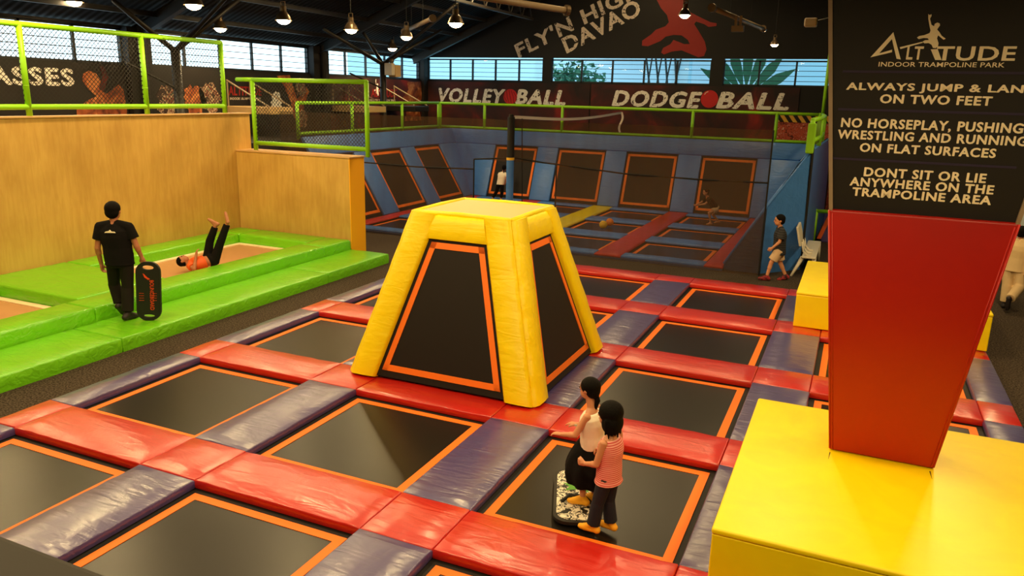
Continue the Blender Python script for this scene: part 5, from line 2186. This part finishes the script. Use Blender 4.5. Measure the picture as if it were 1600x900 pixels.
def slot(cx, cy, w, h, n=10):
    return [(cx + w * math.cos(2 * PI * k / (2 * n)) * (1.0), cy + h * math.sin(2 * PI * k / (2 * n))) for k in range(2 * n)]


# the carried board: upright, its back to the camera
bo = F.P(.335, .0, 0.005)
bex = (RV + FV * 0.05).normalized()
bey = Vector((0.03, 0.05, 1)).normalized()
t = thing('bounce_board', 'black bounce board with orange lettering held upright by the man in black', 'bounce board', bo)
m = MB()
holed_slab(m, rounded_board(.87, .345, .15), [slot(0, .785, .085, .032), slot(0, .07, .085, .022)], bo, bex, bey, 0.045)
m.build('deck', 'board_black', t)
lettering('lettering', 'BOUNCEBOARD', bo + bex * .025 + bey * .60 + bex.cross(bey) * 0.045, -bey, bex, .44, .058, 'orange_print', t, 0.0, 0, 0.004)
m = MB()
m.prism([(-.07, .70), (-.05, .69), (-.01, .645), (.03, .62), (.02, .61), (.0, .62), (.01, .60), (-.02, .625), (-.045, .64)], bo + bex.cross(bey) * 0.0452, bex, bey, 0.003)
m.build('printed_logo', 'orange_print', t)
m = MB()
for k in range(4):
    for q in (-.09, .09):
        m.prism([(q - .04, .30 + k * .035), (q + .03, .30 + k * .035), (q + .03, .304 + k * .035), (q - .04, .304 + k * .035)], bo + bex.cross(bey) * 0.0452, bex, bey, 0.002)
m.build('small_print', 'orange_print', t)

# girl in pink striped top
F = Fig('person', 'girl with a dark bob in a pink striped top and dark jeans', (4.235, 0.93, -0.062), -RV * .75 + FV * .55, 1.16, 0.175)
F.set(hipL=(-.06, 0, .50), hipR=(.06, 0, .50), knL=(-.07, .05, .27), anL=(-.08, .075, .075), knR=(.045, .015, .26), anR=(.045, -.02, .075),
      shL=(-.125, .0, .835), shR=(.125, .0, .835), elL=(-.15, .04, .655), wrL=(-.10, .17, .60), elR=(.15, -.005, .665), wrR=(.15, .15, .595),
      neck=(0, .005, .875), head=(0, .03, 1.035))
fd = {'L': F.f, 'R': F.f * .95 + F.s * .1}
hf = F.f * 1.0 + F.s * -.1 - F.u * .12
F.body('skin', 0.0055, KID, .9, 1.2, hfwd=hf, feetdir=fd, hR=(F.f + F.u * .1, -F.s, F.u), hL=(F.f, F.s, F.u))
F.hair(0.007, 'bob')
F.shirt(0.007, 'pink_stripe', 0.035, 0, .018, 'tank_top', 1.12, neck=False)
F.trousers(0.007, 'denim', 1.97, .012, 'jeans', 1.3)
F.shoes(0.006, 'sock_yellow', .165, .03, fd, 'sock')
m = MB()
for q in 'LR':
    a = F.j['an' + q]
    for k in range(6):
        m.ball(a + fd[q].normalized() * (-.01 + .022 * k) + F.s * .030 - F.u * (.022 + .012 * (k % 2)), .006, 1)
m.build('sock_dots', 'sock_mark', F.t)
face_bits(F.t, *F.hd)

# girl in white top and black skirt on the patterned board
F = Fig('person', 'girl with a ponytail in a white sleeveless top and black skirt standing on a board', (4.0, 1.22, -0.015), -RV * .9 + FV * .42, 1.17, 0.168)
F.set(hipL=(-.055, 0, .53), hipR=(.055, 0, .53), knL=(-.06, .05, .29), anL=(-.06, .05, .075), knR=(.05, .02, .28), anR=(.06, -.02, .065),
      shL=(-.12, .03, .85), shR=(.12, .02, .85), elL=(-.16, .11, .69), wrL=(-.14, .24, .66), elR=(.165, .06, .675), wrR=(.17, .215, .635),
      neck=(0, .03, .895), head=(0, .06, 1.06))
fd = {'L': F.f, 'R': F.f}
hf = F.f * 1.0 + FV * .25 - F.u * .05
F.body('skin', 0.0055, KID, .5, .4, hfwd=hf, feetdir=fd, hR=(F.f, -F.u, -F.s), hL=(F.f, -F.u, F.s))
F.hair(0.0065, 'pony')
F.shirt(0.007, 'white_cotton', -0.02, 0, .026, 'sleeveless_top', 1.0, neck=False)
m = MB()
hip = F.tors[1][0]
n = 40
rings_ = []
for q in range(10):
    a = q / 9
    z = .09 - a * .40
    rr = .10 + .125 * math.sin(min(1, a * 1.25) * PI / 2) - .05 * max(0, a - .75) * 2
    c = hip + F.u * z + F.f * .01
    rings_.append([c + (F.s * math.cos(2 * PI * k / n) * .95 + F.f * math.sin(2 * PI * k / n)) * rr * (1 + a * .08 * math.sin(k * 2 * PI / n * 9)) for k in range(n)])
m.rings(rings_)
m.build('skirt', 'black_cotton', F.t, smooth=True)
F.shoes(0.006, 'sock_yellow', .16, .03, fd, 'sock')
m = MB()
for q in 'LR':
    a = F.j['an' + q]
    for k in range(5):
        m.ball(a + F.f * (-.01 + .024 * k) + F.s * .030 - F.u * (.022 + .012 * (k % 2)), .006, 1)
m.build('sock_dots', 'sock_mark', F.t)
face_bits(F.t, *F.hd)
m = MB()
m.lathe(F.j['wrR'] - V(0, 0, .012), [(.026, 0), (.026, .02)], 12)
m.build('wristband', 'white_plastic', F.t)

# their patterned board lying on the trampoline
bd = (Vector((3.53, 1.78, 0)) - Vector((3.84, 0.92, 0))).normalized()
bs = Vector((bd.y, -bd.x, 0))
o = Vector((3.99, 0.90, -0.058))
t = thing('bounce_board', 'black and white patterned board lying under the two girls', 'bounce board', o)
m = MB()
m.prism(rounded_board(.95, .40, .13), o, bs, bd, 0.03)
m.build('rim', 'board_black', t)
m = MB()
ins = [(x * .86, .475 + (y - .475) * .92) for x, y in rounded_board(.95, .40, .13)]
m.prism(ins, o + V(0, 0, .0302), bs, bd, 0.006)
m.build('printed_deck', 'camo', t)
m = MB()
m.prism([(-.10, .52), (.02, .55), (.12, .50), (.08, .60), (.14, .66), (0, .63), (-.12, .66), (-.06, .59)], o + V(0, 0, .0365), bs, bd, 0.002)
m.build('green_mark', 'green_print', t)
m = MB()
m.tube([o + bs * -.13 + bd * .32 + V(0, 0, .037), o + bs * -.06 + bd * .32 + V(0, 0, .10), o + bs * .06 + bd * .32 + V(0, 0, .10), o + bs * .13 + bd * .32 + V(0, 0, .037)], 0.018, 8)
m.build('foot_strap', 'black', t)

# boy walking on the carpet
F = Fig('person', 'boy in a black t-shirt and khaki shorts walking left along the carpet', (4.555, 11.43, FL), -RV + FV * .1, 1.38, 0.165)
H = F.H
F.set(hipL=(-.07, 0, .64), hipR=(.07, 0, .64), knL=(-.06, .14, .37), anL=(-.06, .20, .085), knR=(.06, -.07, .345), anR=(.06, -.20, .095),
      shL=(-.14, .01, 1.03), shR=(.14, .01, 1.03), elL=(-.2, .06, .82), wrL=(-.19, .18, .70), elR=(.19, -.06, .83), wrR=(.18, .03, .665),
      neck=(0, .02, 1.08), head=(0, .055, 1.225))
fd = {'L': F.f * .97 + F.u * .12, 'R': F.f * .95 - F.u * .2}
F.body('skin', 0.008, KID, .7, .9, feetdir=fd)
F.hair(0.008, 'short')
F.shirt(0.009, 'navy_stripe', 0.10, .75, .03, flare=1.04, sl_r=.05)
F.trousers(0.009, 'khaki', .8, .022, 'shorts', 1.15)
F.shoes(0.008, 'shoe_red', .16, .033, fd)
face_bits(F.t, *F.hd)

# person in beige at the right edge, mid-stride
F = Fig('person', 'person in beige shirt and trousers striding away at the right photo edge', (8.58, 11.30, FL), RV * .7 + FV * .75, 1.5, 0.15)
F.set(hipL=(-.11, 0, .74), hipR=(.09, 0, .74), knL=(-.07, -.02, .42), anL=(-.06, -.02, .08), knR=(.12, -.02, .42), anR=(.06, -.42, .24),
      shL=(-.19, .03, 1.18), shR=(.15, .03, 1.18), elL=(-.22, .10, .96), wrL=(-.2, .26, .92), elR=(.2, -.08, .97), wrR=(.2, -.1, .76),
      neck=(-.02, .04, 1.23), head=(-.02, .07, 1.37))
fd = {'R': -F.u * .9 + F.f * .2, 'Ru': F.f * .9 + F.u * .2}
F.body('skin_tan', 0.009, ADULT, .6, .6, feetdir=fd)
F.hair(0.009, 'short')
F.shirt(0.01, 'beige_cotton', 0.06, .6, .035, flare=1.05, sl_r=.05)
F.trousers(0.01, 'beige_cotton', 1.9, .035, flare=1.1)
F.shoes(0.009, 'shoe', .16, .032, fd)
face_bits(F.t, *F.hd)

# child by the blue pole
F = Fig('person', 'child in a pale top and black leggings beside the blue pole', (-4.98, 18.68, -0.07), FV + RV * .3, 1.22, 0.16)
F.set(hipL=(-.06, 0, .58), hipR=(.06, 0, .58), knL=(-.13, .0, .32), anL=(-.25, -.05, .10), knR=(.06, .02, .31), anR=(.03, .0, .10),
      shL=(-.05, .06, .92), shR=(.16, .05, .93), elL=(-.1, .14, .80), wrL=(.0, .24, .84), elR=(.2, .05, .75), wrR=(.15, .08, .62),
      neck=(.07, .07, .98), head=(.10, .09, 1.12))
F.body('skin', 0.009, KID, .5, .5)
F.hair(0.009, 'pony')
F.shirt(0.01, 'white_cotton', 0.02, .5, .018)
F.trousers(0.01, 'black_cotton', 1.85, .014, 'leggings', 1.0)
face_bits(F.t, *F.hd)

# child bouncing in the right lane
F = Fig('person', 'child in light shorts crouching on the right rear dodgeball trampoline', (2.15, 17.72, -0.07), -RV * .9 - FV * .1, 1.25, 0.16)
F.set(hipL=(-.07, -.12, .46), hipR=(.07, -.12, .46), knL=(-.14, .13, .36), anL=(-.13, .06, .08), knR=(.15, -.1, .26), anR=(.16, -.28, .08),
      shL=(-.13, .14, .74), shR=(.13, .14, .74), elL=(-.2, .30, .62), wrL=(-.14, .45, .58), elR=(.2, .28, .6), wrR=(.14, .43, .55),
      neck=(0, .17, .8), head=(0, .22, .93))
F.body('skin', 0.009, KID, .5, .5)
F.hair(0.009, 'short')
F.shirt(0.01, 'black_cotton', 0.03, .6, .02)
F.trousers(0.01, 'khaki', .55, .022, 'shorts', 1.1)
face_bits(F.t, *F.hd)

# tumbler: shoulders on the tan bed, legs in the air
F = Fig('person', 'person tumbling upside down with black-clad legs in the air on the tan trampoline', (-5.02, 5.85, 0.10), -RV * .6 + FV * .8, 1.55, 0.145)
F.set(hipL=(0, 0, 0), hipR=(0, 0, 0))


def W(r, f, z):
    return Vector((-5.02, 5.85, 0.09)) + RV * r + FV * f + Vector((0, 0, z))


F.j = {'hipL': W(-.01, .06, .22), 'hipR': W(.15, -.02, .22), 'knL': W(.04, .10, .55), 'knR': W(.27, .02, .56), 'anL': W(.16, .12, .85), 'anR': W(.41, .06, .92),
       'shL': W(-.30, .14, .13), 'shR': W(-.26, -.15, .13), 'elL': W(-.22, .33, .16), 'wrL': W(-.12, .40, .34), 'elR': W(-.16, -.2, .10), 'wrR': W(-.15, -.10, .33),
       'neck': W(-.36, 0, .14), 'head': W(-.44, .0, .20)}
fd = {'L': -RV * .9 + V(0, 0, .35), 'Lu': V(0, 0, -1) - RV * .2, 'R': -RV * .3 + V(0, 0, .6) + FV * .4, 'Ru': V(0, 0, -1)}
F.body('skin_tan', 0.009, ADULT, .5, .5, hfwd=V(0, 0, 1), hup=-RV, feetdir=fd)
F.hair(0.009, 'short')
F.shirt(0.01, 'strap_orange', -.12, .4, .02)
F.trousers(0.01, 'black_cotton', 1.9, .018)
face_bits(F.t, *F.hd)
